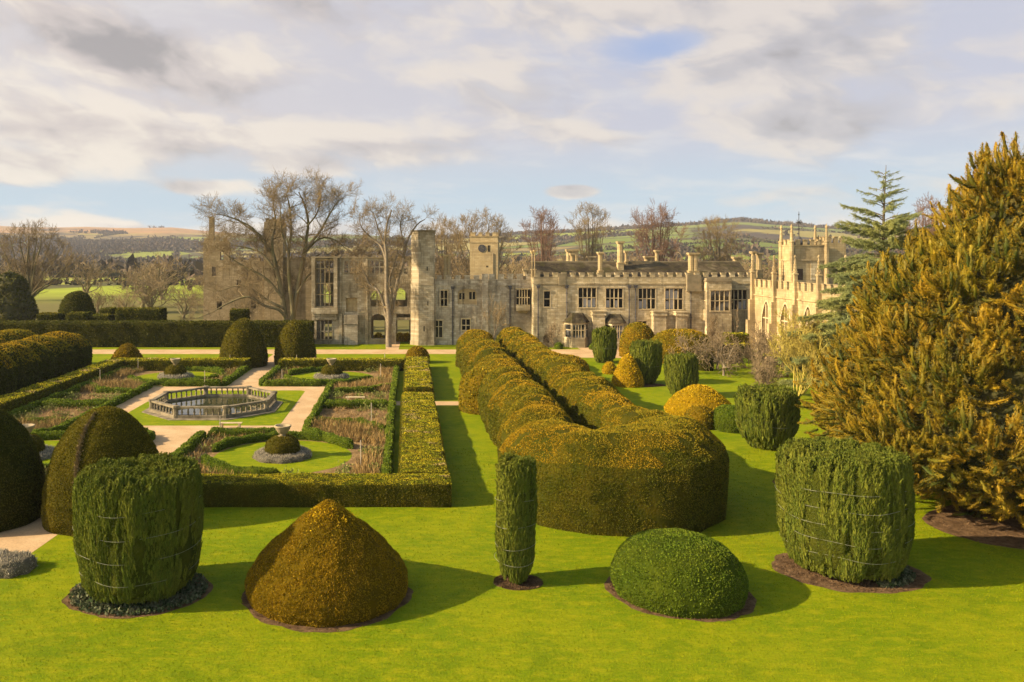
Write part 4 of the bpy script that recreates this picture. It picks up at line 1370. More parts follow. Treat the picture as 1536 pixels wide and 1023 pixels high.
bed(23.6, 80.2, 2.4, 1.3, 11)
barrel('dark drum yew behind the yellow gumdrop', 25.3, 73.8, 1.4, 3.3, 25, wires=0, rb=.7)
topiary('gold_dome', 'broad bright yellow gumdrop dome beyond the front hedge block', 'topiary', 24.0, 65.6, [(2.6, 0), (2.7, .35), (2.45, .85), (1.85, 1.5), (1.1, 2.05), (.45, 2.3), (.02, 2.38)], M['gold_core'], M['gold_bright'], None, 64, 40, .08, 1.3, seed=26)
topiary('green_cushion', 'low green cushion in front of the yellow gumdrop, on its right', 'topiary', 24.3, 59.8, dome_prof(1.55, 1.75, 2.6), M['yew_core'], M['green_dome'], None, 44, 28, .14, .9, seed=27, lump=.1)
topiary('green_cushion', 'low olive cushion tucked between the yellow gumdrop and the hedge block', 'topiary', 22.2, 60.6, dome_prof(1.2, 1.6, 2.4), M['yew_core'], M['yew_gold_lit'], None, 44, 28, .12, .9, seed=28, lump=.1)
barrel('broad shaggy drum yew in front of the golden conifer', 24.4, 54.2, 1.9, 3.45, 29, wires=1, rb=.66)
bed(22.9, 45.5, 2.0, 1.6, 13)
topiary('yew_bush', 'low dark yew bush behind the front right drum', 'topiary', 22.0, 43.0, dome_prof(1.3, 2.35, 3.2), M['yew_core'], M['yew_dark'], None, 44, 30, .16, 1.1, seed=30)
topiary('dome_yew', 'broad olive yew mound behind the pale bare trees', 'topiary', 33.6, 98.0, dome_prof(3.0, 3.9, 2.6), M['yew_core'], M['yew_gold_lit'], None, 56, 36, .16, .7, seed=31, ov=(1.35, 1), lump=.15)
wall_hedge('clipped_hedge', 'square block of hedge against the house by the chapel corner', [(42.3, 106.5), (45.2, 106.5)], 2.0, 2.6, M['yew_hedge'], M['clipped_top'], 32, k=.0028)
wall_hedge('clipped_hedge', 'low square block of hedge in front of the taller one by the chapel corner', [(38.6, 98.5), (41.9, 98.5)], 2.0, 2.1, M['yew_dark'], M['clipped_top'], 33, k=.0028)
topiary('yew_bush', 'small round dark bush beneath the pale bare trees', 'topiary', 33.8, 90.5, dome_prof(.85, 2.0, 3), M['yew_core'], M['yew_dark'], None, 30, 22, .1, 1.1, seed=35)

# far stepped hedge behind the cross walk on the left
SH = 'blocks of the stepped yew hedge'
wall_hedge('stepped_hedge', 'long dark yew wall behind the terrace walk on the left', [(-62, 114.6), (-13.5, 114.6)], 3.2, 3.5, M['yew_dark'], M['yew_dark'], 51, k=.0034, disp=.22)
for x0, x1, y, h, lab in [(-42.4, -35.6, 117.6, 5.2, 'largest flat block standing above the dark yew wall'), (-46.4, -43.4, 118.2, 4.2, 'low flat block left of the largest one above the yew wall'),
                          (-46.0, -44.1, 121.0, 4.95, 'smallest top block of the stepped yew hedge'), (-49.6, -46.7, 118, 4.5, 'square block with a bright top, third above the yew wall from the left edge'),
                          (-54.0, -50.9, 118, 4.4, 'square block with a bright top near the left edge of the yew wall'), (-25.8, -23.4, 118, 5.0, 'shaggy narrow block above the yew wall under the big tree')]:
    wall_hedge('hedge_block', lab, [(x0, y), (x1, y)], 2.4, h, M['yew_dark'], M['yew_hedge'], int(-x0), k=.0036, disp=.15, group=SH)
topiary('dome_yew', 'dark rounded yew behind the stepped hedge blocks', 'topiary', -53.5, 130, dome_prof(3.0, 7.2, 2.3), M['yew_core'], M['yew_dark'], None, 40, 30, .3, .6, seed=54)

# ------------------------------------------------------------------ masonry
class Wall:
    """a wall seen as a plane: s along it, d into it, z up; fn turns (s,d,z) into the world"""
    def __init__(s, fn, origin):
        s.fn, s.o = fn, np.array(origin, float)

    def P(s, a, d, z):
        return tuple(np.array(s.fn(a, d, z), float) - s.o)

    def box(s, mb, a0, a1, d0, d1, z0, z1):
        v = [s.P(a, d, z) for z in (z0, z1) for a, d in ((a0, d0), (a1, d0), (a1, d1), (a0, d1))]
        mb.add(v, [(0, 3, 2, 1), (4, 5, 6, 7), (0, 1, 5, 4), (1, 2, 6, 5), (2, 3, 7, 6), (3, 0, 4, 7)])

    def sheet(s, mb, a0, a1, z0, z1, th, ops, back=True):
        xs = sorted({a0, a1, *[v for o in ops for v in o[:2]]})
        zs = sorted({z0, z1, *[v for o in ops for v in o[2:4]]})
        inside = lambda x, z: any(o[0] < x < o[1] and o[2] < z < o[3] for o in ops)
        for xa, xb in zip(xs, xs[1:]):
            for za, zb in zip(zs, zs[1:]):
                if inside((xa + xb) / 2, (za + zb) / 2):
                    continue
                for d in ((0, th) if back else (0,)):
                    mb.add([s.P(xa, d, za), s.P(xb, d, za), s.P(xb, d, zb), s.P(xa, d, zb)], [(0, 1, 2, 3)])
        for o in ops:
            a, b, c, e = o[:4]
            for (p, q) in (((a, c), (a, e)), ((a, e), (b, e)), ((b, e), (b, c)), ((b, c), (a, c))):
                mb.add([s.P(p[0], 0, p[1]), s.P(q[0], 0, q[1]), s.P(q[0], th, q[1]), s.P(p[0], th, p[1])], [(0, 1, 2, 3)])
        for (p, q) in (((a0, z0), (a0, z1)), ((a0, z1), (a1, z1)), ((a1, z1), (a1, z0))):
            mb.add([s.P(p[0], 0, p[1]), s.P(q[0], 0, q[1]), s.P(q[0], th, q[1]), s.P(p[0], th, p[1])], [(0, 1, 2, 3)])

    def poly(s, mb, pts, d0, d1):
        n = len(pts)
        mb.add([s.P(a, d0, z) for a, z in pts] + [s.P(a, d1, z) for a, z in pts],
               [tuple(range(n)), tuple(range(n, 2 * n))[::-1]] + [(i, n + i, n + (i + 1) % n, (i + 1) % n) for i in range(n)])

    def arch(s, a, b, zs, zt, n=10, pointed=True):
        """points of the arch from left springing to right springing"""
        m, w_ = (a + b) / 2, (b - a) / 2
        out = []
        for k in range(-n, n + 1):
            t = k / n
            z = zs + (zt - zs) * ((1 - abs(t) ** 1.7) if pointed else math.sqrt(max(0, 1 - t * t)))
            out.append((m + w_ * t, z))
        return out

    def spandrels(s, mb, a, b, zs, zt, th, pointed=True):
        pts = s.arch(a, b, zs, zt, 10, pointed)
        L = [(a, zt)] + [p for p in pts if p[0] <= (a + b) / 2 + 1e-6]
        Rr = [p for p in pts if p[0] >= (a + b) / 2 - 1e-6] + [(b, zt)]
        for poly in (L, Rr):
            # fan from the corner keeps the pieces convex
            c = poly[0] if poly is L else poly[-1]
            ps = poly[1:] if poly is L else poly[:-1]
            for p, q in zip(ps, ps[1:]):
                for d in (.004, th - .004):
                    mb.add([s.P(c[0], d, c[1]), s.P(p[0], d, p[1]), s.P(q[0], d, q[1])], [(0, 1, 2)])
                mb.add([s.P(p[0], .004, p[1]), s.P(q[0], .004, q[1]), s.P(q[0], th - .004, q[1]), s.P(p[0], th - .004, p[1])], [(0, 1, 2, 3)])

    def window(s, parent, op, lights, transoms=(), glass='glass', trim='stone_trim', hood=True, deep=.22, mull=.11, arch=None, label=None, surround=True):
        """mullioned window: frame part with its panes as a sub-part; arch=(springing z, pointed)"""
        a, b, c, e = op[:4]
        mb = MB()
        if surround:
            t = .13
            s.box(mb, a - t, a, -.035, .10, c, e if not arch else arch[0])
            s.box(mb, b, b + t, -.035, .10, c, e if not arch else arch[0])
            s.box(mb, a - t - .05, b + t + .05, -.075, .10, c - .14, c - .003)
            if not arch:
                s.box(mb, a - t, b + t, -.035, .10, e + .003, e + .13)
                if hood:
                    s.box(mb, a - t - .06, b + t + .06, -.10, .02, e + .135, e + .21)
            else:
                pin, pout = s.arch(a, b, arch[0], e, 10, arch[1]), s.arch(a - .2, b + .2, arch[0], e + .24, 10, arch[1])
                for k in range(len(pin) - 1):
                    s.poly(mb, [pin[k], pin[k + 1], pout[k + 1], pout[k]], -.06, .05)
        zl = [c, *transoms, e]
        for k in range(1, lights):
            x = a + (b - a) * k / lights
            s.box(mb, x - mull / 2, x + mull / 2, .06, deep + .05, c, e)
        for z in transoms:
            s.box(mb, a, b, .075, deep + .04, z - mull / 2, z + mull / 2)
        w_ = mb.build('window', M[trim], parent)
        if label: w_['label'] = label
        if glass:
            g = MB()
            g.add([s.P(a, deep, c), s.P(b, deep, c), s.P(b, deep, e), s.P(a, deep, e)], [(0, 1, 2, 3)])
            g.build('pane', M[glass], w_)
        return w_


def front(Y, o):
    return Wall(lambda a, d, z: (a, Y + d, z), o)


def crenels(wl, mb, a0, a1, z0, zt, period, frac=.56, th=.4, d0=0.0):
    n = max(1, round((a1 - a0) / period))
    p = (a1 - a0) / n
    for k in range(n):
        x = a0 + (k + (1 - frac) / 2) * p
        wl.box(mb, x, x + p * frac, d0, d0 + th, z0, zt - .09)
        wl.box(mb, x - .05, x + p * frac + .05, d0 - .06, d0 + th + .05, zt - .087, zt)


def chimney(parent, o, x, y, w_, d, z0, z1, shafts=1, mat='stone_warm', name='chimney'):
    """stack with base, moulded cap and one or more shafts"""
    mb = MB()
    x, y, z0_, z1_ = x - o[0], y - o[1], z0 - o[2], z1 - o[2]
    hb = (z1 - z0) * .28
    mb.box(x - w_ / 2 - .06, x + w_ / 2 + .06, y - d / 2 - .06, y + d / 2 + .06, z0_, z0_ + hb)
    mb.box(x - w_ / 2 - .12, x + w_ / 2 + .12, y - d / 2 - .12, y + d / 2 + .12, z0_ + hb, z0_ + hb + .12)
    sw = w_ / shafts
    for k in range(shafts):
        cx = x - w_ / 2 + sw * (k + .5)
        mb.lathe(cx, y, [(sw * .66, z0_ + hb + .12), (sw * .62, z0_ + hb + .3), (sw * .62, z1_ - .38), (sw * .67, z1_ - .34)], 8, R(22.5))
    mb.box(x - w_ / 2 - .10, x + w_ / 2 + .10, y - d / 2 - .06, y + d / 2 + .06, z1_ - .34, z1_ - .2)
    mb.box(x - w_ / 2 - .16, x + w_ / 2 + .16, y - d / 2 - .12, y + d / 2 + .12, z1_ - .2, z1_)
    return mb.build(name, M[mat], parent)


def pipe(parent, o, x, y, z0, z1):
    mb = MB()
    x, y = x - o[0], y - o[1]
    mb.tube([(x, y - .12, z0), (x, y - .12, z1 - .45)], .085, 8)
    mb.prism([(x - .2, y - .32), (x + .2, y - .32), (x + .2, y), (x - .2, y)], z1 - .4, z1)
    mb.prism([(x - .28, y - .36), (x + .28, y - .36), (x + .28, y - .002), (x - .28, y - .002)], z1 - .12, z1 + .05)
    for k in range(3):
        z = z0 + (z1 - z0) * (.2 + .28 * k)
        mb.box(x - .16, x + .16, y - .22, y - .003, z, z + .08)
    mb.build('drainpipe', M['lead'], parent)


# ---- manor house
YH = 114.0
hx, hz = (lambda p: XP(p, YH)), (lambda q: ZP(q, YH))
oh = np.array([hx(965), YH, 0])
hs = empty('manor_house', oh, 'long golden stone manor house with battlements, mullioned windows and tall chimneys', 'house')
wf = front(YH, oh)
X0, X1 = hx(800), hx(1132)
ZT = hz(416)
upw = [(868, 894, 432, 461), (909, 934, 433, 461.5), (958, 983, 433, 463), (998, 1024, 433, 464), (1095, 1120, 435, 464)]
ops = [(hx(a), hx(b), hz(d), hz(c)) for a, b, c, d in upw]
small = (hx(816), hx(825), hz(460), hz(437))
lowr = (hx(1075), hx(1091), hz(496), hz(486.5))
lowl = (hx(957), hx(970), hz(495), hz(482))
door = (hx(815), hx(824.5), 0.0, hz(501))
mb = MB()
wf.sheet(mb, X0, X1, 0, ZT, .5, ops + [small, lowr, lowl, door])
for xa, xb in ((X0, X0 + .5), (X1 - .5, X1)):
    mb.box(xa - oh[0], xb - oh[0], .502, 9.5, 0, ZT)
mb.box(X0 - oh[0] + .5, X1 - oh[0] - .5, 9.0, 9.5, 0, ZT - .01)
wf.spandrels(mb, door[0], door[1], door[3] - .45, door[3], .3, True)
mb.build('wall', M['stone'], hs)
mb = MB()
wf.box(mb, X0 - .1, X1 + .02, -.10, .2, hz(426), hz(424.2))
wf.box(mb, X0 - .06, X1, -.05, .42, ZT, ZT + .06)
crenels(wf, mb, X0, X1, ZT + .06, hz(409), 1.24, .55, .38)
mb.build('parapet', M['stone'], hs)
mb = MB()
wf.box(mb, X0 - .02, X1 - .02, -.14, -.003, 0, .55)
mb.build('plinth', M['stone_trim_dark'], hs)
for (a, b, c, d), op, bl in zip(upw, ops, ((1, 2, 3), (0, 2), (0, 1), (0, 1, 4, 5, 6), (2, 3))):
    wi_ = wf.window(hs, op, 4, [op[2] + (op[3] - op[2]) * .5], 'glass_dark')
    for q in bl:
        mb = MB()
        xq, zq = op[0] + (op[1] - op[0]) * (q % 4) / 4, op[2] + (op[3] - op[2]) * .5 * (q // 4)
        wf.box(mb, xq + .07, xq + (op[1] - op[0]) / 4 - .07, .195, .21, zq + .06, zq + (op[3] - op[2]) * .5 - (.10 if q % 2 else .32))
        mb.build('blind', M['blind'], wi_)
wf.window(hs, small, 1, [small[2] + (small[3] - small[2]) * .5], 'glass_dark')
wf.window(hs, lowr, 3, (), 'glass')
wf.window(hs, lowl, 2, (), 'glass_dark')
mb = MB()
wf.box(mb, door[0], door[1], .18, .26, 0, door[3])
dr_ = mb.build('door', M['oak'], hs)
mb = MB()
wf.box(mb, door[1] - .22, door[1] - .14, .13, .18, 1.0, 1.1)
mb.build('handle', M['iron'], dr_)
# roof
rz_ = hz(393.0)
mb = MB()
v = [(X0 + .3, .45, ZT - .25), (X1 - .3, .45, ZT - .25), (X1 - .3, 4.6, rz_), (X0 + .3, 4.6, rz_), (X0 + .3, 8.9, ZT - .25), (X1 - .3, 8.9, ZT - .25)]
mb.add([(p[0] - oh[0], p[1], p[2]) for p in v], [(0, 1, 2, 3), (3, 2, 5, 4), (0, 3, 4), (1, 5, 2)])
rf = mb.build('roof', M['roof_stone'], hs)
MB().box(X0 + .3 - oh[0], X1 - .3 - oh[0], 4.45, 4.75, rz_ - .08, rz_ + .10).build('ridge', M['stone_trim_dark'], rf)
ch = [(896.5, 904.5, 378, 414, YH + .55, 1), (925.5, 935, 362, 404, YH + 3.0, 1), (936.5, 941.5, 376, 396, YH + 4.4, 1), (1032, 1047, 379, 414, YH + .6, 2), (849, 868, 374, 396, YH + 7.5, 3), (855, 861, 380, 398, YH + 6, 1),
      (881.5, 893, 384, 397, YH + 8, 2), (966, 980, 384, 398, YH + 8, 2), (982, 988.5, 375, 398, YH + 6, 1), (1099, 1112, 385, 399, YH + 7, 2), (1126.5, 1133, 377, 412, YH + 1.2, 1), (1134, 1143, 379, 412, YH + 2.2, 1),
      (796.5, 799.8, 376, 412, YH + .9, 1), (800.6, 803.6, 375, 412, YH + .5, 1)]
for a, b, c, d, y, n_s in ch:
    x0, x1 = XP(a, y), XP(b, y)
    chimney(hs, oh, (x0 + x1) / 2, y, x1 - x0 - .2, .8, ZP(d, y) - .4, ZP(c, y), n_s)
for p, zt in ((807, 428), (850, 428), (943.5, 428), (953, 428), (1036, 430), (1128, 430)):
    pipe(hs, oh, hx(p), YH, .0 if p != 850 else hz(478), hz(zt))
mb = MB()
wf.box(mb, hx(1029), hx(1050), -.5, -.003, hz(437), hz(412))
mb.build('corbel', M['stone_trim_dark'], hs)
mb = MB()
wf.box(mb, hx(838), hx(848), -.28, -.003, hz(428), hz(410))
mb.build('corbel', M['stone_trim_dark'], hs)
for a, b, t_ in ((887, 905, 465.5), (977, 996, 466), (1011, 1027, 466.5)):
    mb = MB()
    wf.box(mb, hx(a), hx(b), -1.0, -.003, 0, hz(t_ + 7))
    wf.box(mb, hx(a) - .12, hx(b) + .12, -1.12, -.004, hz(t_ + 7), hz(t_ + 4.5))
    wf.box(mb, hx(a) - .02, hx(b) + .02, -1.02, -.005, hz(t_ + 4.5), hz(t_ + 1.5))
    wf.box(mb, hx(a) - .14, hx(b) + .14, -1.14, -.006, hz(t_ + 1.5), hz(t_))
    mb.build('buttress', M['stone'], hs)


def canted_bay(x0, x1, ztop, zroof, zsill, dp, lights, roof_mat):
    w_ = (x1 - x0)
    c = w_ * .24
    plan = [(x0, 0), (x0 + c, -dp), (x1 - c, -dp), (x1, 0)]
    mb = MB()
    mb.prism([(x - oh[0], y - .002) for x, y in plan], 0, zsill)
    mb.prism([(x - oh[0], y - .002) for x, y in plan], ztop - .28, ztop)
    for x, y in plan[1:3]:
        mb.box(x - .13 - oh[0], x + .13 - oh[0], y - .001, y + .25, zsill, ztop - .28)
    for x, sg in ((x0, 1), (x1, -1)):
        mb.box(x - .02 - oh[0], x + .2 * sg - oh[0] if sg > 0 else x + .02 - oh[0], -.22, -.003, zsill, ztop - .28) if sg > 0 else mb.box(x - .2 - oh[0], x + .02 - oh[0], -.22, -.003, zsill, ztop - .28)
    b = mb.build('bay', M['stone'], hs)
    for (p, q), n_l in (((plan[0], plan[1]), 1), ((plan[1], plan[2]), lights), ((plan[2], plan[3]), 1)):
        p, q = np.array(p), np.array(q)
        L = np.linalg.norm(q - p)
        u = (q - p) / L
        nn = np.array([-u[1], u[0]])
        wl = Wall(lambda a, d, z, p=p, u=u, nn=nn: (*(p + u * a + nn * d + (0, YH)), z), oh)
        wl.window(b, (.14, L - .14, zsill + .02, ztop - .3), n_l, [zsill + (ztop - zsill) * .5], surround=False, deep=.14, mull=.10)
    e = .18
    base = [(x0 - e, 0), (x0 + c - e * .5, -dp - e), (x1 - c + e * .5, -dp - e), (x1 + e, 0)]
    topp = [(x0 + c, -.02), (x0 + c * 1.25, -dp * .3), (x1 - c * 1.25, -dp * .3), (x1 - c, -.02)]
    v = [(x - oh[0], y - .004, ztop + .002) for x, y in base] + [(x - oh[0], y - .004, zroof) for x, y in topp]
    MB().add(v, [(0, 3, 2, 1), (4, 5, 6, 7), (0, 1, 5, 4), (1, 2, 6, 5), (2, 3, 7, 6), (3, 0, 4, 7)]).build('roof', M[roof_mat], b)


canted_bay(hx(846), hx(883), hz(483), hz(469), hz(505), 1.5, 4, 'roof_stone')
canted_bay(hx(906), hx(938), hz(484), hz(471), hz(506), 1.5, 4, 'roof_stone')
# storeyed bay at the right
xa, xb, yb = hx(1055), hx(1092), YH - 1.3
wb = front(yb, oh)
op = (xa + .55, xb - .35, hz(465), hz(436))
op2 = (xa + .6, xb - .4, hz(497), hz(487))
mb = MB()
wb.sheet(mb, xa, xb, 0, hz(422), .35, [op])
mb.box(xa - oh[0], xa + .35 - oh[0], yb - YH + .352, -.003, 0, hz(464))
mb.box(xa - oh[0], xa + .35 - oh[0], yb - YH + .352, -.003, hz(436), hz(422))
mb.box(xb - .35 - oh[0], xb - oh[0], yb - YH + .352, -.003, 0, hz(422))
bay = mb.build('bay', M['stone'], hs)
wb.window(bay, op, 4, [op[2] + (op[3] - op[2]) * .5])
wsd = Wall(lambda a, d, z: (xa + d, a, z), oh)
wsd.window(bay, (yb + .36, YH - .02, hz(464), hz(436)), 2, [op[2] + (op[3] - op[2]) * .5], surround=False)
mb = MB()
mb.box(xa - .12 - oh[0], xb + .12 - oh[0], yb - YH - .12, -.003, hz(422), hz(420))
mb.box(xa - .02 - oh[0], xb + .02 - oh[0], yb - YH - .02, -.003, hz(420), hz(417))
mb.build('parapet', M['stone_trim_dark'], bay)

# ---- older range between tower and house
YR = 116.2
rx, rzf = (lambda p: XP(p, YR)), (lambda q: ZP(q, YR))
orr = np.array([rx(727), YR, 0])
rg_ = empty('castle_range', orr, 'weathered two storey castle range with battlements between square stair tower and manor house', 'castle')
wr_ = front(YR, orr)
x0, x1 = rx(652), rx(801)
w1, w2a, w2b = (rx(661), rx(671), rzf(459), rzf(436)), (rx(689), rx(697), rzf(449), rzf(440)), (rx(704), rx(713), rzf(449), rzf(438))
niche = (rx(686.5), rx(715), rzf(457), rzf(433))
g1, g2 = (rx(652.5), rx(663.5), rzf(506), rzf(481)), (rx(693), rx(705), rzf(495), rzf(479))
g3 = (rx(738), rx(743), rzf(505), rzf(490))
mb = MB()
wr_.sheet(mb, x0, x1, 0, rzf(420), .6, [w1, niche, g1, g2])
wr_.spandrels(mb, niche[0], niche[1], rzf(440), niche[3], .5, False)
mb.box(x1 - .6 - orr[0], x1 - .01 - orr[0], .61, 7, 0, rzf(421))
mb.box(x0 - orr[0], x1 - .6 - orr[0], 6.5, 7, 0, rzf(421))
mb.build('wall', M['stone_grey'], rg_)
mb = MB()
mb.box(x0 - orr[0], x1 - orr[0], .61, 6.5, rzf(423), rzf(421.5))
mb.build('roof', M['lead'], rg_)
mb = MB()
wr_.box(mb, x0, x1 - .02, -.12, .3, rzf(428.5), rzf(426.5))
wr_.box(mb, x0, x1 - .02, -.05, .45, rzf(420), rzf(419.4))
crenels(wr_, mb, x0, rx(722), rzf(419.4), rzf(413), 1.25, .58, .4)
crenels(wr_, mb, rx(731), x1 - .03, rzf(419.4), rzf(411), 1.3, .58, .4)
mb.build('parapet', M['stone_grey'], rg_)
mb = MB()
wr_.box(mb, rx(722.5), rx(731.5), -.8, -.003, 0, rzf(411))
wr_.box(mb, rx(722), rx(732), -.9, -.004, 0, .8)
mb.build('buttress', M['stone_grey'], rg_)
wr_.window(rg_, w1, 2, [rzf(448)], None, label='empty window open to the sky behind')
mb = MB()
wr_.sheet(mb, niche[0] + .01, niche[1] - .01, niche[2], niche[3], .12, [w2a, w2b])
nb = mb.build('niche_panel', M['stone_warm'], rg_)
nb.location.y = .2
wn = front(YR + .2, orr)
for op in (w2a, w2b):
    wn.window(rg_, op, 2, (), 'glass_dark', surround=False, deep=.1, mull=.09)
wr_.window(rg_, g1, 2, [rzf(490)], 'glass_dark')
wr_.window(rg_, g2, 2, [rzf(488)], 'glass_dark')
chimney(rg_, orr, rx(671), YR + .5, .95, .7, rzf(427), rzf(382), 2)
chimney(rg_, orr, rx(792), YR + 2.2, .6, .6, rzf(420), rzf(404), 1)
pipe(rg_, orr, rx(765), YR, 0, rzf(429))
pipe(rg_, orr, rx(679), YR, 0, rzf(430))
# oriel
mb = MB()
ox0, ox1 = rx(774), rx(794)
oz = lambda q: rzf(q)
mb.add([(ox0 + .5 - orr[0], -.003, oz(470)), (ox1 - .5 - orr[0], -.003, oz(470)), (ox1 - .1 - orr[0], -.75, oz(465.5)), (ox0 + .1 - orr[0], -.75, oz(465.5)), (ox0 - orr[0], -.003, oz(465.5)), (ox1 - orr[0], -.003, oz(465.5))],
       [(0, 3, 2, 1), (0, 4, 3), (1, 2, 5), (3, 4, 5, 2)])
mb.box(ox0 - orr[0], ox1 - orr[0], -.8, -.004, oz(465.4), oz(456.5))
ob = mb.build('oriel', M['stone'], rg_)
MB().box(ox0 - .08 - orr[0], ox1 + .08 - orr[0], -.9, -.005, oz(434), oz(432)).build('cornice', M['stone'], ob)
wo = front(YR - .78, orr)
wo.window(ob, (ox0 + .02, ox1 - .02, oz(456.4), oz(434.1)), 5, [oz(446)], 'glass_dark', surround=False, deep=.3, mull=.13)
wos = Wall(lambda a, d, z: (ox0 + d, a, z), orr)
wos.window(ob, (YR - .74, YR - .05, oz(456.4), oz(434.1)), 2, [oz(446)], 'glass_dark', surround=False, deep=.12, mull=.1)

# ---- square stair tower
YT = 115.4
tx, tz = (lambda p: XP(p, YT)), (lambda q: ZP(q, YT))
ot = np.array([tx(636), YT + 1.5, 0])
tw = empty('stair_tower', ot, 'tall plain stair tower between the ruined hall and the castle range', 'tower')


def tplan(g=0.0):
    return [(x - ot[0], y - ot[1]) for x, y in [(tx(617) - g, YT + 1.1), (tx(628) - g * .3, YT - g), (tx(650.5) + g * .3, YT - g), (tx(653) + g, YT + .5), (tx(653) + g, YT + 3.4), (tx(617) - g, YT + 3.4)]]


MB().prism(tplan(.18), 0, .5).prism(tplan(.09), .501, tz(428)).prism(tplan(.16), tz(428), tz(426.5)).prism(tplan(0), tz(426.5), tz(347)).build('wall', M['stone_ruin'], tw)
MB().prism(tplan(.10), tz(347) + .002, tz(345)).build('coping', M['stone_trim_dark'], tw)
wt_ = front(YT, ot)
for k, (a, b, c, d) in enumerate([(635.2, 637, 489, 497), (641, 642.5, 452, 458), (640, 641.6, 400, 406)]):
    mb = MB()
    dd = -.093 if c > 428 else -.004
    wt_.box(mb, tx(a), tx(b), dd, dd + .08, tz(d), tz(c))
    mb.build('arrow_slit', M['void'], tw)

# ---- ruined banqueting hall
YB = 117.0
bx_, bz = (lambda p: XP(p, YB)), (lambda q: ZP(q, YB))
ob_ = np.array([bx_(543), YB, 0])
rn = empty('ruined_hall', ob_, 'roofless ruined banqueting hall with empty traceried windows and gaping ground floor arches', 'ruin')
wr2 = front(YB, ob_)
o_ = lambda a, b, c, d: (bx_(a), bx_(b), bz(d), bz(c))
OPS = {'bay_up': o_(474, 500.5, 391, 459), 'bay_low': o_(475, 498, 480.5, 509), 'u1': o_(516.5, 530, 391.5, 411), 'u2': o_(532, 543, 391.5, 411), 'fire': o_(519, 536, 447, 468), 'u3': o_(555, 576, 391.5, 411),
       'u4': o_(582, 612, 391.5, 411), 'm2': o_(556, 575, 434, 460), 'm3': o_(590, 611, 432, 460), 'a1': o_(556.5, 578, 471, 508), 'a2': o_(594, 616, 471, 517.5)}
mb = MB()
a2 = list(OPS['a2'])
a2[2] = 0.0
OPS['a2'] = tuple(a2)
wr2.sheet(mb, bx_(468), bx_(618), 0, bz(387), .8, list(OPS.values()))
wr2.spandrels(mb, *OPS['m2'][:2], OPS['m2'][3] - .9, OPS['m2'][3], .8, True)
wr2.spandrels(mb, *OPS['m3'][:2], OPS['m3'][3] - .9, OPS['m3'][3], .8, True)
wr2.spandrels(mb, *OPS['a1'][:2], OPS['a1'][3] - .8, OPS['a1'][3], .8, False)
mb.build('wall', M['stone_ruin'], rn)
mb = MB()
wr2.box(mb, bx_(467), bx_(510), -.5, .9, bz(387), bz(384.6))
wr2.box(mb, bx_(510.1), bx_(619), -.2, .9, bz(387.3), bz(385.4))
rg2 = random.Random(3)
for k in range(11):
    x = bx_(508 + 10 * k)
    wr2.box(mb, x, x + rg2.uniform(.25, .6), .1, .6, bz(385.4), bz(385.4) + rg2.uniform(.1, .5))
mb.build('cornice', M['stone_trim_dark'], rn)
mb = MB()
for a, b in ((468, 473.4), (501, 506.5)):
    wr2.box(mb, bx_(a), bx_(b), -.7, -.003, bz(461), bz(387.4))
wr2.box(mb, bx_(467.5), bx_(507), -.9, -.004, bz(470), bz(461.2))
wr2.box(mb, bx_(469.5), bx_(505), -.6, -.005, bz(474), bz(470.2))
wr2.box(mb, bx_(468.5), bx_(505.5), -.45, -.006, bz(479), bz(474.2))
mb.build('bay', M['stone_ruin'], rn)
mb = MB()
wr2.box(mb, bx_(517), bx_(537), -.8, -.003, 0, bz(472))
wr2.box(mb, bx_(516.3), bx_(537.7), -.9, -.004, bz(485.5), bz(484.2))
mb.build('chimney_breast', M['stone_grey'], rn)
mb = MB()
wr2.box(mb, bx_(508), bx_(618), -.14, .1, bz(468), bz(465.8)) if False else None
for a, b in ((507.2, 516), (538, 554), (577, 592)):
    wr2.box(mb, bx_(a), bx_(b), -.16, -.003, bz(468.5), bz(466))
for x in (511, 550, 580.5):
    wr2.box(mb, bx_(x - 2.2), bx_(x + 2.2), -.35, -.004, 0, bz(469))
    wr2.box(mb, bx_(x - 1.4), bx_(x + 1.4), -.22, -.005, bz(465.9), bz(388))
mb.build('pilaster', M['stone_ruin'], rn)
wr2.window(rn, OPS['bay_up'], 4, [bz(403), bz(425), bz(442)], None, 'stone_warm', deep=.4, mull=.15, label='tall empty bay window of mullions and transoms')
wr2.window(rn, OPS['bay_low'], 4, [bz(497)], None, 'stone_ruin', deep=.4, mull=.16)
for k in ('u1', 'u2', 'u3', 'u4'):
    o__ = OPS[k]
    wr2.window(rn, o__, {'u1': 2, 'u2': 2, 'u3': 3, 'u4': 4}[k], [o__[2] + (o__[3] - o__[2]) * .55], None, 'stone_ruin', hood=False, deep=.4, mull=.16, surround=False)
wr2.window(rn, OPS['m2'], 2, (), None, 'stone_ruin', deep=.4, surround=False, mull=.18)
wr2.window(rn, OPS['a2'], 1, [bz(478)], None, 'stone_ruin', deep=.4, surround=False, mull=.35)
mb = MB()
wr2.box(mb, OPS['fire'][0], OPS['fire'][1], .5, .7, OPS['fire'][2], OPS['fire'][3])
mb.build('fireplace_back', M['stone_warm'], rn)
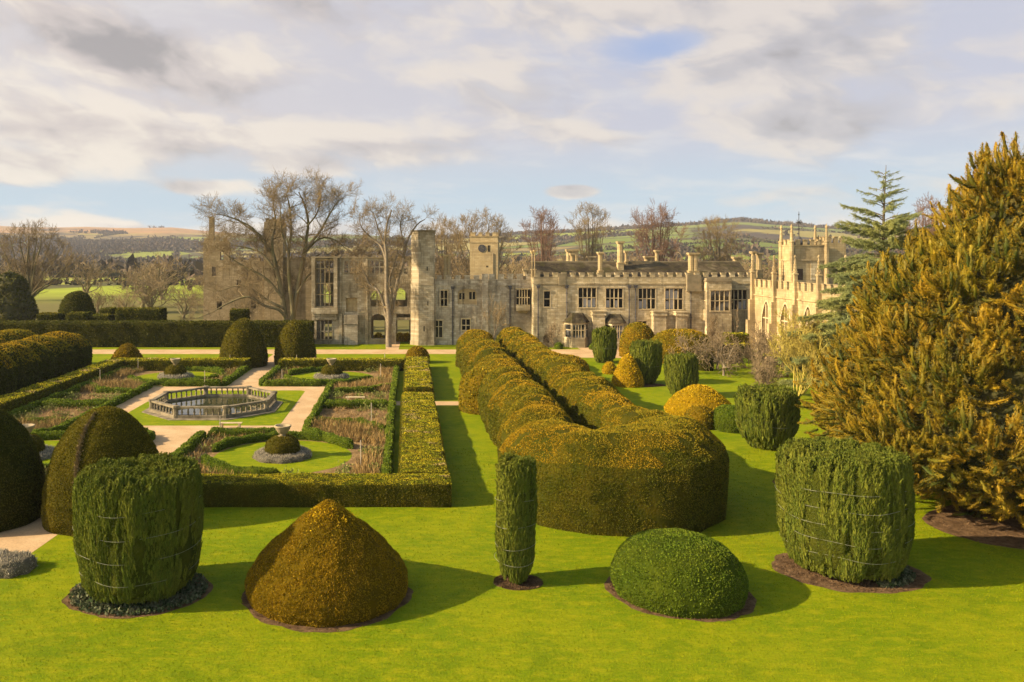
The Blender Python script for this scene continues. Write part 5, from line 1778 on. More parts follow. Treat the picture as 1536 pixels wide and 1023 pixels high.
# inner wall of the ruin, seen through the openings
wi = front(YB + 9, ob_)
YI = YB + 9
i_ = lambda a, b, c, d: (XP(a, YI), XP(b, YI), ZP(d, YI), ZP(c, YI))
mb = MB()
lst = [i_(484, 496, 425, 455), i_(505, 520, 418, 450), i_(556, 572, 418, 450), i_(590, 608, 420, 450), i_(476, 500, 486, 505), i_(560, 577, 480, 503), i_(596, 614, 478, 507)]
wi.sheet(mb, XP(470, YI), XP(622, YI), 0, ZP(409, YI), .7, lst)
mb.build('inner_wall', M['stone_warm'], rn)
mb = MB()
x_ = bx_(468)
mb.box(x_ - ob_[0], x_ + .8 - ob_[0], .81, 8.99, 0, bz(395))
x_ = bx_(616)
mb.box(x_ - ob_[0], x_ + .8 - ob_[0], 3.5, 8.99, 0, bz(400))
mb.build('cross_wall', M['stone_ruin'], rn)

# ---- ruined keep on the left, behind the great tree
YK = 134.0
kx, kz = (lambda p: XP(p, YK)), (lambda q: ZP(q, YK))
ok_ = np.array([kx(385), YK, 0])
kp = empty('ruined_keep', ok_, 'brown ruined keep with a battlemented tower and one thin turret behind the great bare tree', 'ruin')
wk = front(YK, ok_)
k_ = lambda a, b, c, d: (kx(a), kx(b), kz(d), kz(c))
mb = MB()
wk.sheet(mb, kx(305), kx(344), 0, kz(362), .8, [k_(325, 333, 452, 464), k_(318, 324, 400, 414), k_(330, 336, 378, 390)])
wk.sheet(mb, kx(344.05), kx(396.95), 0, kz(394), .8, [k_(377, 384, 441, 463), k_(352, 366, 474, 484), k_(355, 361, 420, 432), k_(370, 376, 404, 420), k_(386, 393, 404, 422)])
wk.sheet(mb, kx(425), kx(471), 0, kz(386), .8, [k_(432, 444, 420, 440), k_(432, 450, 480, 500)])
mb.box(kx(305) - ok_[0], kx(305) + .8 - ok_[0], .81, 8, 0, kz(372))
mb.box(kx(305) + .8 - ok_[0], kx(471) - ok_[0], 8.0, 8.7, 0, kz(420))
rg2 = random.Random(9)
for k in range(16):
    x = kx(306 + 5.6 * k)
    zt_ = kz(362) if 306 + 5.6 * k < 338 else kz(394)
    wk.box(mb, x, x + .62, .02, .75, zt_ + .003, zt_ + rg2.uniform(.1, 1.0))
mb.build('wall', M['stone_dark'], kp)
mb = MB()
mb.box(kx(313) - ok_[0], kx(320) - ok_[0], .2, 1.0, kz(362) - 1, kz(325))
mb.build('turret', M['stone_dark'], kp)
mb = MB()
mb.box(kx(397) - ok_[0], kx(425) - ok_[0], -.6, 3.0, 0, kz(333))
mb.box(kx(396.4) - ok_[0], kx(425.6) - ok_[0], -.7, 3.1, kz(343), kz(341))
wk2 = front(YK - .6, ok_)
crenels(wk2, mb, kx(397), kx(425), kz(333) + .002, kz(327.5), 1.05, .55, .4)
crenels(front(YK + 2.6, ok_), mb, kx(397), kx(425), kz(333) + .002, kz(327.5), 1.05, .55, .4)
tk = mb.build('tower', M['stone_dark'], kp)
for a, b, c, d in ((408, 410, 344, 352), (412, 414, 344, 352), (410, 413, 395, 408)):
    mb = MB()
    wk2.box(mb, kx(a), kx(b), -.004, .1, kz(d), kz(c))
    mb.build('slit', M['void'], tk)

# ---- church tower with the clock
YC = 150.0
cx_, cz = (lambda p: XP(p, YC)), (lambda q: ZP(q, YC))
oc_ = np.array([cx_(729), YC + 2.6, 0])
ct = empty('church_tower', oc_, 'square battlemented church tower with a round clock, behind the castle range', 'tower', rz=R(-9))
hw = 2.62
wl = Wall(lambda a, d, z: (a, d - hw, z), (0, 0, 0))
mb = MB()
mb.box(-hw, hw, -hw, hw, 0, cz(355))
mb.build('wall', M['stone_warm'], ct)
mb = MB()
mb.box(-hw - .1, hw + .1, -hw - .1, hw + .1, cz(364), cz(362.5))
mb.box(-hw - .12, hw + .12, -hw - .12, hw + .12, cz(355) + .002, cz(354))
crenels(wl, mb, -hw, hw, cz(354), cz(348.5), 1.45, .55, .4)
crenels(Wall(lambda a, d, z: (-hw + d, a, z), (0, 0, 0)), mb, -hw + .5, hw - .1, cz(354), cz(348.5), 1.45, .55, .4)
crenels(Wall(lambda a, d, z: (hw - d, a, z), (0, 0, 0)), mb, -hw + .5, hw - .1, cz(354), cz(348.5), 1.45, .55, .4)
mb.build('parapet', M['stone_warm'], ct)
mb = MB()
pts = [(-.35 + .72 * math.cos(a), cz(372.5) + .72 * math.sin(a)) for a in np.linspace(0, 2 * math.pi, 28, endpoint=False)]
wl.poly(mb, pts, -.10, -.003)
ck = mb.build('clock_face', M['iron'], ct)
mb = MB()
wl.box(mb, -.38, -.32, -.13, -.103, cz(372.5), cz(372.5) + .55)
wl.box(mb, -.35, 0.02, -.13, -.104, cz(372.5) - .03, cz(372.5) + .03)
mb.build('hands', M['stone_trim_dark'], ck)
mb = MB()
wl.box(mb, .72, 1.12, -.05, -.004, cz(377.5), cz(368))
mb.build('belfry_window', M['void'], ct)
mb = MB()
wl.box(mb, .45, .75, -.04, -.003, cz(401), cz(398.5))
mb.build('slit', M['void'], ct)
pm = MB().tube([(1.75, -hw - .1, 0), (1.75, -hw - .1, cz(380))], .08, 6).build('drainpipe', M['stone_trim_dark'], ct)

# ---- chapel
XW = 47.5
oq = np.array([XW + 5, 95, 0])
cp = empty('chapel', oq, 'sunlit chapel with pointed windows, battlements and pinnacles, half hidden by the cedar', 'church')
Y0_, Y1_ = 76.0, 110.0
ws_ = Wall(lambda a, d, z: (XW + d, a, z), oq)
WIN = [105.6, 100.3, 94.6, 89.2, 83.6, 79.0]
zsp, ztop_, zbot = 4.7, 6.9, 1.3
ops = [(y - 1.3, y + 1.3, zbot, ztop_) for y in WIN[:5]]
ZC = 8.6
mb = MB()
ws_.sheet(mb, Y0_, Y1_, 0, ZC, .7, ops)
for o__ in ops:
    ws_.spandrels(mb, o__[0], o__[1], zsp, ztop_, .7, True)
mb.box(XW + .71 - oq[0], XW + 10 - oq[0], Y1_ - .7 - oq[1], Y1_ - oq[1], 0, ZC)
mb.box(XW + .71 - oq[0], XW + 10 - oq[0], Y0_ - oq[1], Y0_ + .7 - oq[1], 0, ZC)
mb.box(XW + 9.3 - oq[0], XW + 10 - oq[0], Y0_ + .71 - oq[1], Y1_ - .71 - oq[1], 0, ZC)
mb.build('wall', M['stone_warm'], cp)
mb = MB()
mb.box(XW + .71 - oq[0], XW + 9.29 - oq[0], Y0_ + .71 - oq[1], Y1_ - .71 - oq[1], ZC - .5, ZC - .3)
mb.build('roof', M['lead'], cp)
mb = MB()
ws_.box(mb, Y0_, Y1_, -.14, .3, 7.55, 7.75)
ws_.box(mb, Y0_, Y1_, -.06, .5, ZC, ZC + .12)
crenels(ws_, mb, Y0_, Y1_, ZC + .12, 9.75, 1.5, .58, .45)
crenels(front(Y0_, oq), mb, XW + .6, XW + 10, ZC, 9.75, 1.5, .58, .45)
mb.build('parapet', M['stone_warm'], cp)
for o__ in ops:
    ws_.window(cp, o__, 3, [zsp], 'glass_reflection', 'stone_trim', deep=.45, mull=.16, arch=(zsp, True))
for y in (109.4, 103.0, 97.4, 91.8, 86.2, 80.6):
    mb = MB()
    ws_.box(mb, y - .35, y + .35, -1.0, -.003, 0, 4.2)
    ws_.box(mb, y - .32, y + .32, -.7, -.004, 4.2, 7.0)
    ws_.box(mb, y - .28, y + .28, -.42, -.005, 7.0, 9.0)
    mb.build('buttress', M['stone_warm'], cp)
    mb = MB()
    xx, yy = XW - .2 - oq[0], y - oq[1]
    mb.lathe(xx, yy, [(.30, 9.003), (.30, 10.6), (.40, 10.65), (.40, 10.8), (.26, 10.85), (.05, 12.7), (.13, 12.75), (.13, 12.9), (.02, 13.05)], 4, R(45))
    for q in range(4):
        for sgx, sgy in ((1, 0), (-1, 0), (0, 1), (0, -1)):
            rr = .24 - .05 * q
            mb.box(xx + sgx * rr - .06, xx + sgx * rr + .06, yy + sgy * rr - .06, yy + sgy * rr + .06, 10.95 + q * .42, 11.08 + q * .42)
    mb.build('pinnacle', M['stone_warm'], cp)
# bell turret on the roof
bt_x0, bt_x1, bt_y0, bt_y1 = 48.6, 53.0, 101.0, 103.8
mb = MB()
mb.box(bt_x0 - oq[0], bt_x1 - oq[0], bt_y0 - oq[1], bt_y1 - oq[1], ZC - .29, 14.2)
mb.box(bt_x0 - .1 - oq[0], bt_x1 + .1 - oq[0], bt_y0 - .1 - oq[1], bt_y1 + .1 - oq[1], 12.3, 12.5)
mb.box(bt_x0 - .08 - oq[0], bt_x1 + .08 - oq[0], bt_y0 - .08 - oq[1], bt_y1 + .08 - oq[1], 14.202, 14.32)
crenels(front(bt_y0, oq), mb, bt_x0 + .4, bt_x1 - .4, 14.32, 15.0, .95, .55, .3)
crenels(Wall(lambda a, d, z: (bt_x0 + d, a, z), oq), mb, bt_y0 + .4, bt_y1 - .4, 14.32, 15.0, .9, .55, .3)
bt_ = mb.build('bell_turret', M['stone_warm'], cp)
wbt = front(bt_y0, oq)
mb = MB()
wbt.box(mb, 49.2, 50.0, -.05, -.003, 9.9, 11.3)
mb.build('louvre', M['oak'], bt_)
mb = MB()
wbt.box(mb, 51.0, 52.3, -.05, -.003, 9.9, 12.0)
mb.build('panel', M['stone'], bt_)
for x, y in ((bt_x0, bt_y0), (bt_x1, bt_y0), (bt_x0, bt_y1), (bt_x1, bt_y1)):
    MB().lathe(x - oq[0], y - oq[1], [(.30, 8.4), (.30, 14.6), (.36, 14.65), (.36, 14.8), (.22, 14.85), (.10, 16.4), (.17, 16.45), (.17, 16.6), (.03, 16.95)], 8, R(22.5)).build('pinnacle', M['stone_warm'], bt_)
MB().lathe((bt_x0 + bt_x1) / 2 - oq[0] - .6, (bt_y0 + bt_y1) / 2 - oq[1], [(1.15, 14.33), (1.2, 14.5), (.5, 15.0), (.16, 15.35), (.05, 15.5)], 8, R(22.5)).build('cap', M['lead'], bt_)
mb = MB()
vx, vy = (bt_x0 + bt_x1) / 2 - oq[0] - .6, (bt_y0 + bt_y1) / 2 - oq[1]
mb.tube([(vx, vy, 15.45), (vx, vy, 18.6)], [.07, .03], 6)
mb.lathe(vx, vy, [(.05, 16.3), (.16, 16.42), (.05, 16.55)], 8)
mb.tube([(vx - .42, vy, 17.25), (vx + .42, vy, 17.25)], .045, 6)
mb.tube([(vx - .28, vy, 16.95), (vx + .28, vy, 17.55)], .035, 6)
mb.tube([(vx - .28, vy, 17.55), (vx + .28, vy, 16.95)], .035, 6)
mb.lathe(vx, vy, [(.2, 17.19), (.26, 17.26), (.2, 17.33)], 10)
mb.lathe(vx, vy, [(.03, 18.1), (.10, 18.2), (.02, 18.4)], 8)
mb.build('weather_vane', M['iron'], bt_)
mb = MB()
mb.box(53.5 - oq[0], 56 - oq[0], 102 - oq[1], 105 - oq[1], ZC - .28, 14.6)
crenels(front(102, oq), mb, 53.5, 56, 14.602, 15.4, .9, .55, .3)
crenels(Wall(lambda a, d, z: (53.5 + d, a, z), oq), mb, 102.4, 105, 14.602, 15.4, .9, .55, .3)
mb.build('turret', M['stone_warm'], cp)

# ------------------------------------------------------------------ bare trees
BT = 'bare trees round the castle'


def limb_tree(loc, label, limbs, r0, seed, bark, twig, kids, lens, depth=.5, up=.2, ang=(25, 65), rmin=.016):
    """a tree grown on main limbs that are given one by one as (pixel path, start radius); twigs branch off them"""
    rg = random.Random(seed)
    Y = loc[1]
    t = empty('bare_tree', loc, label, 'tree')
    main, out = [], [[] for _ in kids]

    def grow(p, d, ln, r, lv):
        ns = max(3, 6 - lv)
        pts = [(p.copy(), r)]
        for k in range(ns):
            d = (d + Vector((rg.gauss(0, .2), rg.gauss(0, .2), rg.gauss(0, .2) + up * .3))).normalized()
            p = p + d * ln / ns
            pts.append((p.copy(), max(.008, r * (1 - .75 * (k + 1) / ns))))
        out[lv].append(pts)
        if lv + 1 < len(kids):
            shoots(pts, lv + 1, .25)

    def shoots(pts, lv, f0):
        n = kids[lv]
        m = len(pts) - 1
        for i_ in range(n):
            f_ = f0 + (1 - f0) * (i_ + rg.uniform(.2, .8)) / n
            k = min(int(f_ * m), m - 1)
            (a, ra), (b, rb) = pts[k], pts[k + 1]
            o = a.lerp(b, f_ * m - k)
            ax = (b - a).normalized()
            s_ = ax.orthogonal().normalized()
            phi = i_ * 2.4 + rg.uniform(-.6, .6)
            s_ = s_ * math.cos(phi) + ax.cross(s_) * math.sin(phi)
            an = R(rg.uniform(*ang)) * (1 if i_ < n - 1 else .35)
            grow(o, (ax * math.cos(an) + s_ * math.sin(an)).normalized(), lens[lv] * rg.uniform(.65, 1.25), max(.012, min(ra, rb) * rg.uniform(.45, .65)), lv)

    for path, r in limbs:
        dy = rg.uniform(-1, 1) * depth
        L = len(path)
        ctrl = [Vector((XP(px, Y) - loc[0], dy * (k / (L - 1)) * 6 + (rg.uniform(-.4, .4) if k else 0), ZP(py, Y))) for k, (px, py) in enumerate(path)]
        pts = []
        for k in range(L - 1):
            p0, p1, p2, p3 = ctrl[max(k - 1, 0)], ctrl[k], ctrl[k + 1], ctrl[min(k + 2, L - 1)]
            for q in range(3):
                u = q / 3
                pts.append(.5 * ((2 * p1) + (p2 - p0) * u + (2 * p0 - 5 * p1 + 4 * p2 - p3) * u * u + (3 * p1 - p0 - 3 * p2 + p3) * u ** 3))
        pts.append(ctrl[-1])
        m = len(pts)
        pl = [(p, r * .80 * (1 - .86 * k / (m - 1)) + .01) for k, p in enumerate(pts)]
        main.append(pl)
        shoots(pl, 0, .22)
    V, Fq = tubes(main, 9)
    mesh('trunk', V, Fq, bark, t, True)
    V, Fq = tubes(out[0] + (out[1] if len(out) > 1 else []), 5, rmin)
    V2, F2 = tubes([pl for lv in out[2:] for pl in lv], 3, rmin)
    mesh('crown', np.concatenate([V, V2]), [Fq[0], F2[0] + len(V)], twig, t, True)
    return t


limb_tree((-17.4, 121, 0), 'great spreading bare tree with several trunks in front of the ruined keep', [
    ([(434, 512), (429, 485), (422, 442), (409, 384), (400, 373), (390, 354), (370, 340), (350, 326)], .62),
    ([(412, 398), (407, 360), (411, 332), (406, 305), (409, 284)], .30),
    ([(437, 512), (438, 483), (444, 442), (455, 387), (458, 360), (461, 332), (455, 305), (446, 287)], .62),
    ([(456, 375), (477, 351), (491, 327), (502, 308), (511, 298)], .28),
    ([(436, 505), (439, 469), (433, 414), (433, 373), (436, 346), (433, 310), (428, 290)], .45),
    ([(454, 385), (472, 362), (490, 356), (508, 364), (520, 376)], .22),
    ([(431, 480), (420, 464), (398, 458), (376, 444), (348, 453), (326, 466), (306, 474)], .34),
    ([(423, 445), (405, 424), (389, 411), (362, 398), (335, 379), (318, 367)], .30),
    ([(413, 405), (400, 388), (384, 376), (352, 368), (325, 368)], .24),
    ([(393, 360), (380, 342), (362, 332), (340, 324), (326, 322)], .20),
    ([(425, 462), (410, 455), (395, 447), (362, 428), (325, 437), (298, 431)], .28),
    ([(446, 440), (458, 418), (472, 403), (488, 392)], .22),
    ([(460, 340), (474, 322), (480, 302), (478, 288)], .18),
    ([(433, 380), (424, 352), (420, 322), (420, 296)], .20)],
    .8, 5, M['bark_moss'], M['twig'], (11, 7, 5, 4), (2.6, 1.5, .9, .55), .55, rmin=.014)
limb_tree((-2.65, 113.2, 0), 'tall bare tree with forked trunk in front of the ruined hall', [
    ([(583, 523), (583, 500), (584, 476), (580, 440), (580, 387), (578, 360), (581, 335), (588, 316)], .55),
    ([(583, 488), (576, 458), (567, 436), (554, 428), (550, 418), (540, 398)], .34),
    ([(585, 485), (589, 461), (595, 428), (607, 378), (612, 358), (626, 336), (638, 328)], .42),
    ([(580, 395), (572, 370), (557, 357), (542, 341), (538, 326)], .24),
    ([(602, 405), (606, 380), (604, 358), (600, 338), (604, 322)], .22),
    ([(579, 372), (568, 345), (563, 328), (560, 318)], .18),
    ([(590, 450), (584, 420), (592, 395), (596, 375)], .2)],
    .6, 8, M['bark_pale'], M['twig'], (8, 6, 5, 4), (1.7, 1.1, .75, .45), .4, rmin=.013)


def fan_tree(px, Y, top, wpx, label, seed, bark, twig, n=10, r=.34, group=None, flat=.30, kids=(7, 5, 4, 3), lens=(2.4, 1.5, 1.0, .6), rmin=.022, low=.28):
    """rounded bare crown: limbs fanning from a short bole to an arched outline"""
    rg = random.Random(seed)
    base = VY + H * F / Y
    h = base - top
    limbs = []
    for k in range(n):
        u = -1 + 2 * (k + rg.uniform(.2, .8)) / n
        dx = u * wpx / 2
        tp = top + abs(u) ** 2.2 * h * flat + rg.uniform(0, .06) * h
        limbs.append(([(px, base + 2), (px + dx * .06, base - h * low * rg.uniform(.6, 1.1)), (px + dx * .50 + rg.uniform(-1, 1) * wpx * .03, base - (base - tp) * rg.uniform(.52, .64)), (px + dx * .86, base - (base - tp) * .86), (px + dx, tp)],
                      r * (1.0 if abs(u) < .3 else .66)))
    t = limb_tree((XP(px, Y), Y, 0), label, limbs, r, seed, bark, twig, kids, lens, .6, .3, (18, 55), rmin)
    if group: t['group'] = group
    return t


fan_tree(720, 168, 331, 100, 'broad bare tree standing behind the church tower', 21, M['bark'], M['twig'], 14, .36, BT)
fan_tree(813, 182, 327, 40, 'narrow reddish bare tree rising behind the left end of the house roof', 22, M['bark_red'], M['twig_red'], 9, .30, BT, .22)
fan_tree(886, 186, 316, 44, 'tallest bare tree of upright stems behind the house, left of the highest chimney', 23, M['bark'], M['twig'], 8, .36, BT, .20)
fan_tree(984, 182, 320, 66, 'wide reddish bare tree behind the middle of the house roof', 24, M['bark_red'], M['twig_red'], 13, .34, BT, .28)
fan_tree(1076, 184, 337, 52, 'rounded brown bare tree behind the right end of the house roof', 25, M['bark'], M['twig'], 10, .30, BT, .34)
fan_tree(1386, 152, 318, 50, 'reddish bare tree top showing between the cedar and the golden conifer', 26, M['bark_red'], M['twig_red'], 9, .3, BT)
fan_tree(664, 176, 343, 60, 'bare tree between the stair tower and the church tower', 27, M['bark'], M['twig'], 10, .3, BT)
fan_tree(546, 160, 372, 70, 'bare tree standing low behind the ruined hall', 28, M['bark'], M['twig'], 9, .3, BT)
fan_tree(45, 178, 348, 150, 'big rounded bare tree at the left edge beyond the stepped hedge', 29, M['bark_moss'], M['twig'], 15, .46, None, .45, low=.22)

bush = bare_tree((-40, 190, 0), 'rounded scrubby bare tree in the meadow edge beyond the largest hedge block', 'tree', 'scrubby bare trees in the meadow edge', 61, 9, 1.0, .3, M['bark_moss'], M['twig'], fit=(11, 8.5),
                 trunk=.12, kids=(8, 6, 6, 5), levels=4, ang=(20, 70), up=.25, lens=[1, 4.5, 2.8, 1.6], rmin=.026, thick=2)
spots = [(-66, 200, 1.2), (-58, 182, 1.0), (-50, 215, 1.2), (-72, 235, 1.4), (-44, 240, 1.1), (-36, 205, 1.2), (-30, 185, 1.1), (-34, 250, 1.3), (-86, 262, 1.4), (-100, 250, 1.4), (-58, 270, 1.2), (-46, 165, .8), (-55, 158, .7),
         (-110, 230, 1.5), (-64, 165, .7), (-25, 215, 1.3), (-16, 200, 1.2)]
rg3 = random.Random(2)
for k, (x, y, s_) in enumerate(spots):
    c = copy_tree(bush)
    c.location = (x, y, 0)
    c.rotation_euler = (0, 0, rg3.uniform(0, 6.28))
    c.scale = (s_ * rg3.uniform(.95, 1.2), s_ * rg3.uniform(.95, 1.2), s_ * rg3.uniform(.85, 1.1))
    px = VX + F * x / y
    c['label'] = 'scrubby bare tree of the meadow edge, one of the thicket left of the keep'
bush['label'] = 'scrubby bare tree of the meadow edge, one of the thicket left of the keep'
# thicket behind castle roofs
for k, (px, Y, s_) in enumerate([(640, 205, 1.3), (672, 215, 1.5), (768, 210, 1.5), (800, 225, 1.6), (835, 215, 1.5), (868, 230, 1.6), (905, 220, 1.5), (945, 235, 1.5), (990, 225, 1.6), (1035, 235, 1.5), (1080, 230, 1.5), (1120, 240, 1.5), (1150, 230, 1.4)]):
    c = copy_tree(bush)
    c.location = (XP(px, Y), Y, 0)
    c.rotation_euler = (0, 0, k * 1.3)
    c.scale = (s_ * 1.15, s_ * 1.15, s_)
    for ch_ in c.children:
        if ch_.name.startswith('crown'):
            ch_.data = ch_.data if k else ch_.data.copy()
    c['label'] = 'scrubby bare tree of the wood edge rising behind the castle roofs'
    c['group'] = 'scrubby bare trees behind the castle roofs'

# small garden trees
pale = bare_tree((31.0, 88, 0), 'pale twiggy bare tree in the right hand garden, left of three', 'tree', 'pale bare garden trees', 71, 4, 1.0, .16, M['bark_pale'], M['twig_pale'], fit=(5.0, 4.3),
                 trunk=.25, kids=(8, 7, 6, 5), levels=4, ang=(35, 80), up=.08, lens=[1.3, 2.0, 1.2, .7], rmin=.020, thick=2)
for x, y, s_, rz, lab in [(34.3, 86.5, .95, 1.2, 'pale twiggy bare tree in the right hand garden, middle of three'), (35.6, 91.5, 1.0, 2.6, 'pale twiggy bare tree in the right hand garden, right of three')]:
    c = copy_tree(pale)
    c.location, c.rotation_euler, c.scale = (x, y, 0), (0, 0, rz), (s_, s_, s_)
    c['label'] = lab
bare_tree((11.9, 112.5, 0), 'small bare tree in front of the castle range buttress', 'tree', None, 75, 7, .7, .12, M['bark'], M['twig'], fit=(4.2, 7.2), trunk=.3, kids=(8, 6, 5, 4), levels=4, ang=(15, 50), up=.3, lens=[2.2, 3.2, 1.8, 1], rmin=.018)
sh = bare_tree((33.5, 75.5, 0), 'brown bare shrub in the border along the chapel, nearest the viewer', 'shrub', 'bare shrubs along the chapel', 77, 3, 1.0, .08, M['twig_pale'], M['twig_pale'], name='bare_shrub', fit=(3.0, 2.8), trunk=.08, kids=(11, 7, 6, 5), levels=4, ang=(15, 70), up=.2,
               lens=[.3, 1.6, .9, .5], rmin=.014, thick=2)
for x, y, s_, lab in [(35.5, 80, 1.1, 'brown bare shrub in the border along the chapel, second from the viewer'), (37.6, 85, 1.0, 'brown bare shrub in the border along the chapel, third from the viewer'),
                      (40.5, 92, 1.3, 'brown bare shrub in the border along the chapel, beside the low hedge block'), (44.0, 99, 1.5, 'tall bare shrub against the far corner of the chapel'),
                      (41, 86, 1.4, 'brown bare shrub close under the chapel windows')]:
    c = copy_tree(sh)
    c.location, c.rotation_euler, c.scale = (x, y, 0), (0, 0, x), (s_, s_, s_)
    c['label'] = lab
ol = bare_tree((35.2, 72, 0), 'tall olive yellow shrub of upright twigs between the chapel and the golden conifer', 'shrub', None, 79, 6, .8, .10, M['twig_olive'], M['twig_olive'], name='twiggy_shrub', fit=(6.8, 7.2), trunk=.06, kids=(18, 9, 6, 5, 4), levels=5,
               ang=(8, 45), up=.25, lens=[.4, 3.6, 2.2, 1.2, .6], rmin=.016, thick=2)
for px, Y, s_, mt, lab in [(832, 112.6, 1.2, 'twig', 'bare climber on the house wall beside the arched door'), (1101, 113.0, 1.9, 'twig', 'dark bare climber on the house wall below the right end window'),
                           (897, 111, 1.0, 'twig', 'bare climber between the two low bay windows'), (1066, 111.5, 1.6, 'twig_pale', 'pale bare climber at the foot of the storeyed bay')]:
    c = copy_tree(sh)
    c.location, c.rotation_euler, c.scale = (XP(px, Y), Y, 0), (0, 0, px), (s_ * .7, s_ * .35, s_ * 1.1)
    c['label'] = lab
    c['group'] = 'bare climbers on the house wall'
for k, (px, Y, r, h, lab) in enumerate([(838, 111.5, .6, .8, 'small round bush left of the first low bay window'), (892, 110.5, .7, .9, 'small round bush right of the first low bay window'), (1123, 97, .9, 1.0, 'small green bush by the low hedge block')]):
    topiary('round_bush', lab, 'shrub', XP(px, Y), Y, dome_prof(r, h), M['yew_core'], M['green_dome'], None, 26, 16, .12, 1.5, seed=90 + k)
for k, (px, py0, r, lab) in enumerate([(600, 511, .75, 'golden bush inside the right hand arch of the ruined hall'), (610, 511, .7, 'smaller golden bush beside the first inside the ruined hall arch'), (568, 512, .7, 'golden bush inside the left hand arch of the ruined hall')]):
    topiary('round_bush', lab, 'shrub', XP(px, 121), 121, dome_prof(r, 1.3), M['yew_core'], M['gold_bright'], 'golden bushes inside the ruin', 26, 16, .12, 1.5, seed=95 + k)


# ------------------------------------------------------------------ conifers
m, n = new_mat('gold_conifer')
p = pos(n)
tipv = n.node('ShaderNodeAttribute', attribute_name='tip').outputs['Fac']
f1 = n.noise(p, .32, 4, .6)
base = n.mix(n.step(f1, .38, .66), (.042, .060, .005), (.075, .076, .007))
gold = n.mix(n.step(f1, .38, .66), (.30, .215, .009), (.42, .250, .010))
col = n.mix(n.step(n.m('ADD', n.m('MULTIPLY', tipv, .50), n.m('MULTIPLY', n.noise(p, .55, 3, .6), .9)), .44, 1.0), base, gold)
isl = n.node('ShaderNodeNewGeometry').outputs['Random Per Island']
col = n.mix(1.0, col, n.ramp(isl, [(0, (.80, .80, .80)), (1, (1.15, 1.15, 1.15))]), 'MULTIPLY')
finish(n, col, .6, spec=.25, transl=.18)
M['gold_conifer'] = m

gc = np.array([32.0, 41.0, 0])
gt = empty('golden_conifer', gc, 'huge golden tipped spreading conifer filling the right side of the view', 'conifer')
PR = np.array([(3.5, .2), (6.0, 1.2), (8.8, 2.4), (9.6, 3.6), (9.2, 6.0), (8.4, 8.3), (7.6, 9.7), (6.8, 11.0), (6.0, 12.4), (4.9, 13.8), (3.6, 14.9), (3.5, 16.0), (2.9, 16.9), (1.9, 17.6), (.8, 18.0), (.02, 18.2)])
V, Fq = revolve(0, 0, [(r * .80 - .3 * (r > 1), z * .95) for r, z in PR], 60, 60, .6, .35, seed=3, lump=.8, lump_s=.22)
P, N, L = scatter(V, Fq, lambda P: np.full(len(P), .32), 3.2, 4)
cv, cq = cards(P, N, L, L * .5, .1, 1, .7, 5)
Vo, Fo = revolve(0, 0, PR, 90, 90, .7, .5, seed=3, lump=.8, lump_s=.28)
# boughs: each carries a fan of upturned plumes, with shade between one bough and the next
P2, N2, _ = scatter(Vo, Fo, lambda P: np.full(len(P), 1.0), 6.0, 6)
P2, N2 = P2[(P2[:, 0] * -.72 + P2[:, 1] * -.70) > -4.0], N2[(P2[:, 0] * -.72 + P2[:, 1] * -.70) > -4.0]
sel = []
for q in range(len(P2)):
    if all(np.linalg.norm(P2[q] - P2[s_]) > 1.25 + .05 * P2[q, 2] * 0 for s_ in sel):
        sel.append(q)
g = np.random.default_rng(8)
PP, DD, SS = [], [], []
for q in sel:
    p, nrm_ = P2[q], N2[q]
    ax = nrm_ * (.9, .9, .45) + np.array([0, 0, .30 - .75 * max(0, 1 - p[2] / 6.5)]) + g.normal(size=3) * .22
    ax /= np.linalg.norm(ax)
    p = p + nrm_ * g.normal() * .38
    npl = int(g.integers(18, 27))
    for k in range(npl):
        back = abs(g.normal()) * .8
        off = g.normal(size=3) * (.50 + .15 * back)
        off -= ax * off.dot(ax)
        d = ax * .9 + off * .55 + np.array([0, 0, .14]) + g.normal(size=3) * .42
        PP.append(p - ax * (back + .55) + off)
        DD.append(d)
        SS.append(g.uniform(.40, .85))
sv, sq, st = place([spray(k, 300, 1.5, .23, .068, .024, .10 + .1 * k, .34, .12) for k in range(7)], np.array(PP), np.array(DD), np.array(SS), 9)
nf = sum(len(f) for f in Fq)
b = len(V)
mesh('crown', np.concatenate([V, cv, sv]), list(Fq) + [cq + b, sq + b + len(cv)], [M['yew_core'], M['gold_conifer']], gt,
     np.concatenate([np.ones(nf, bool), np.zeros(len(cq), bool), np.ones(len(sq), bool)]), np.concatenate([np.zeros(nf), np.ones(len(cq) + len(sq))]),
     {'tip': np.concatenate([np.zeros(b), np.full(len(cv), .1), st])})
MB().tube([(0, 0, -.1), (.1, .1, 4), (0, 0, 12), (0, 0, 20)], [.65, .5, .3, .08], 10).build('trunk', M['bark_red'], gt, True)
mb = MB()
g = np.random.default_rng(12)
for k in range(16):
    a = 2.4 + k * .26
    z = 1.6 + g.random() * 5
    rr = np.interp(z, PR[:, 1], PR[:, 0]) * .8
    mb.tube([(0, 0, z - .8), (rr * .5 * math.cos(a), rr * .5 * math.sin(a), z + .2), (rr * math.cos(a), rr * math.sin(a), z + .1)], [.16, .10, .04], 6)
mb.build('limbs', M['bark_red'], gt, True)
bed(32.4, 38.2, 7.2, 4.2, 15)

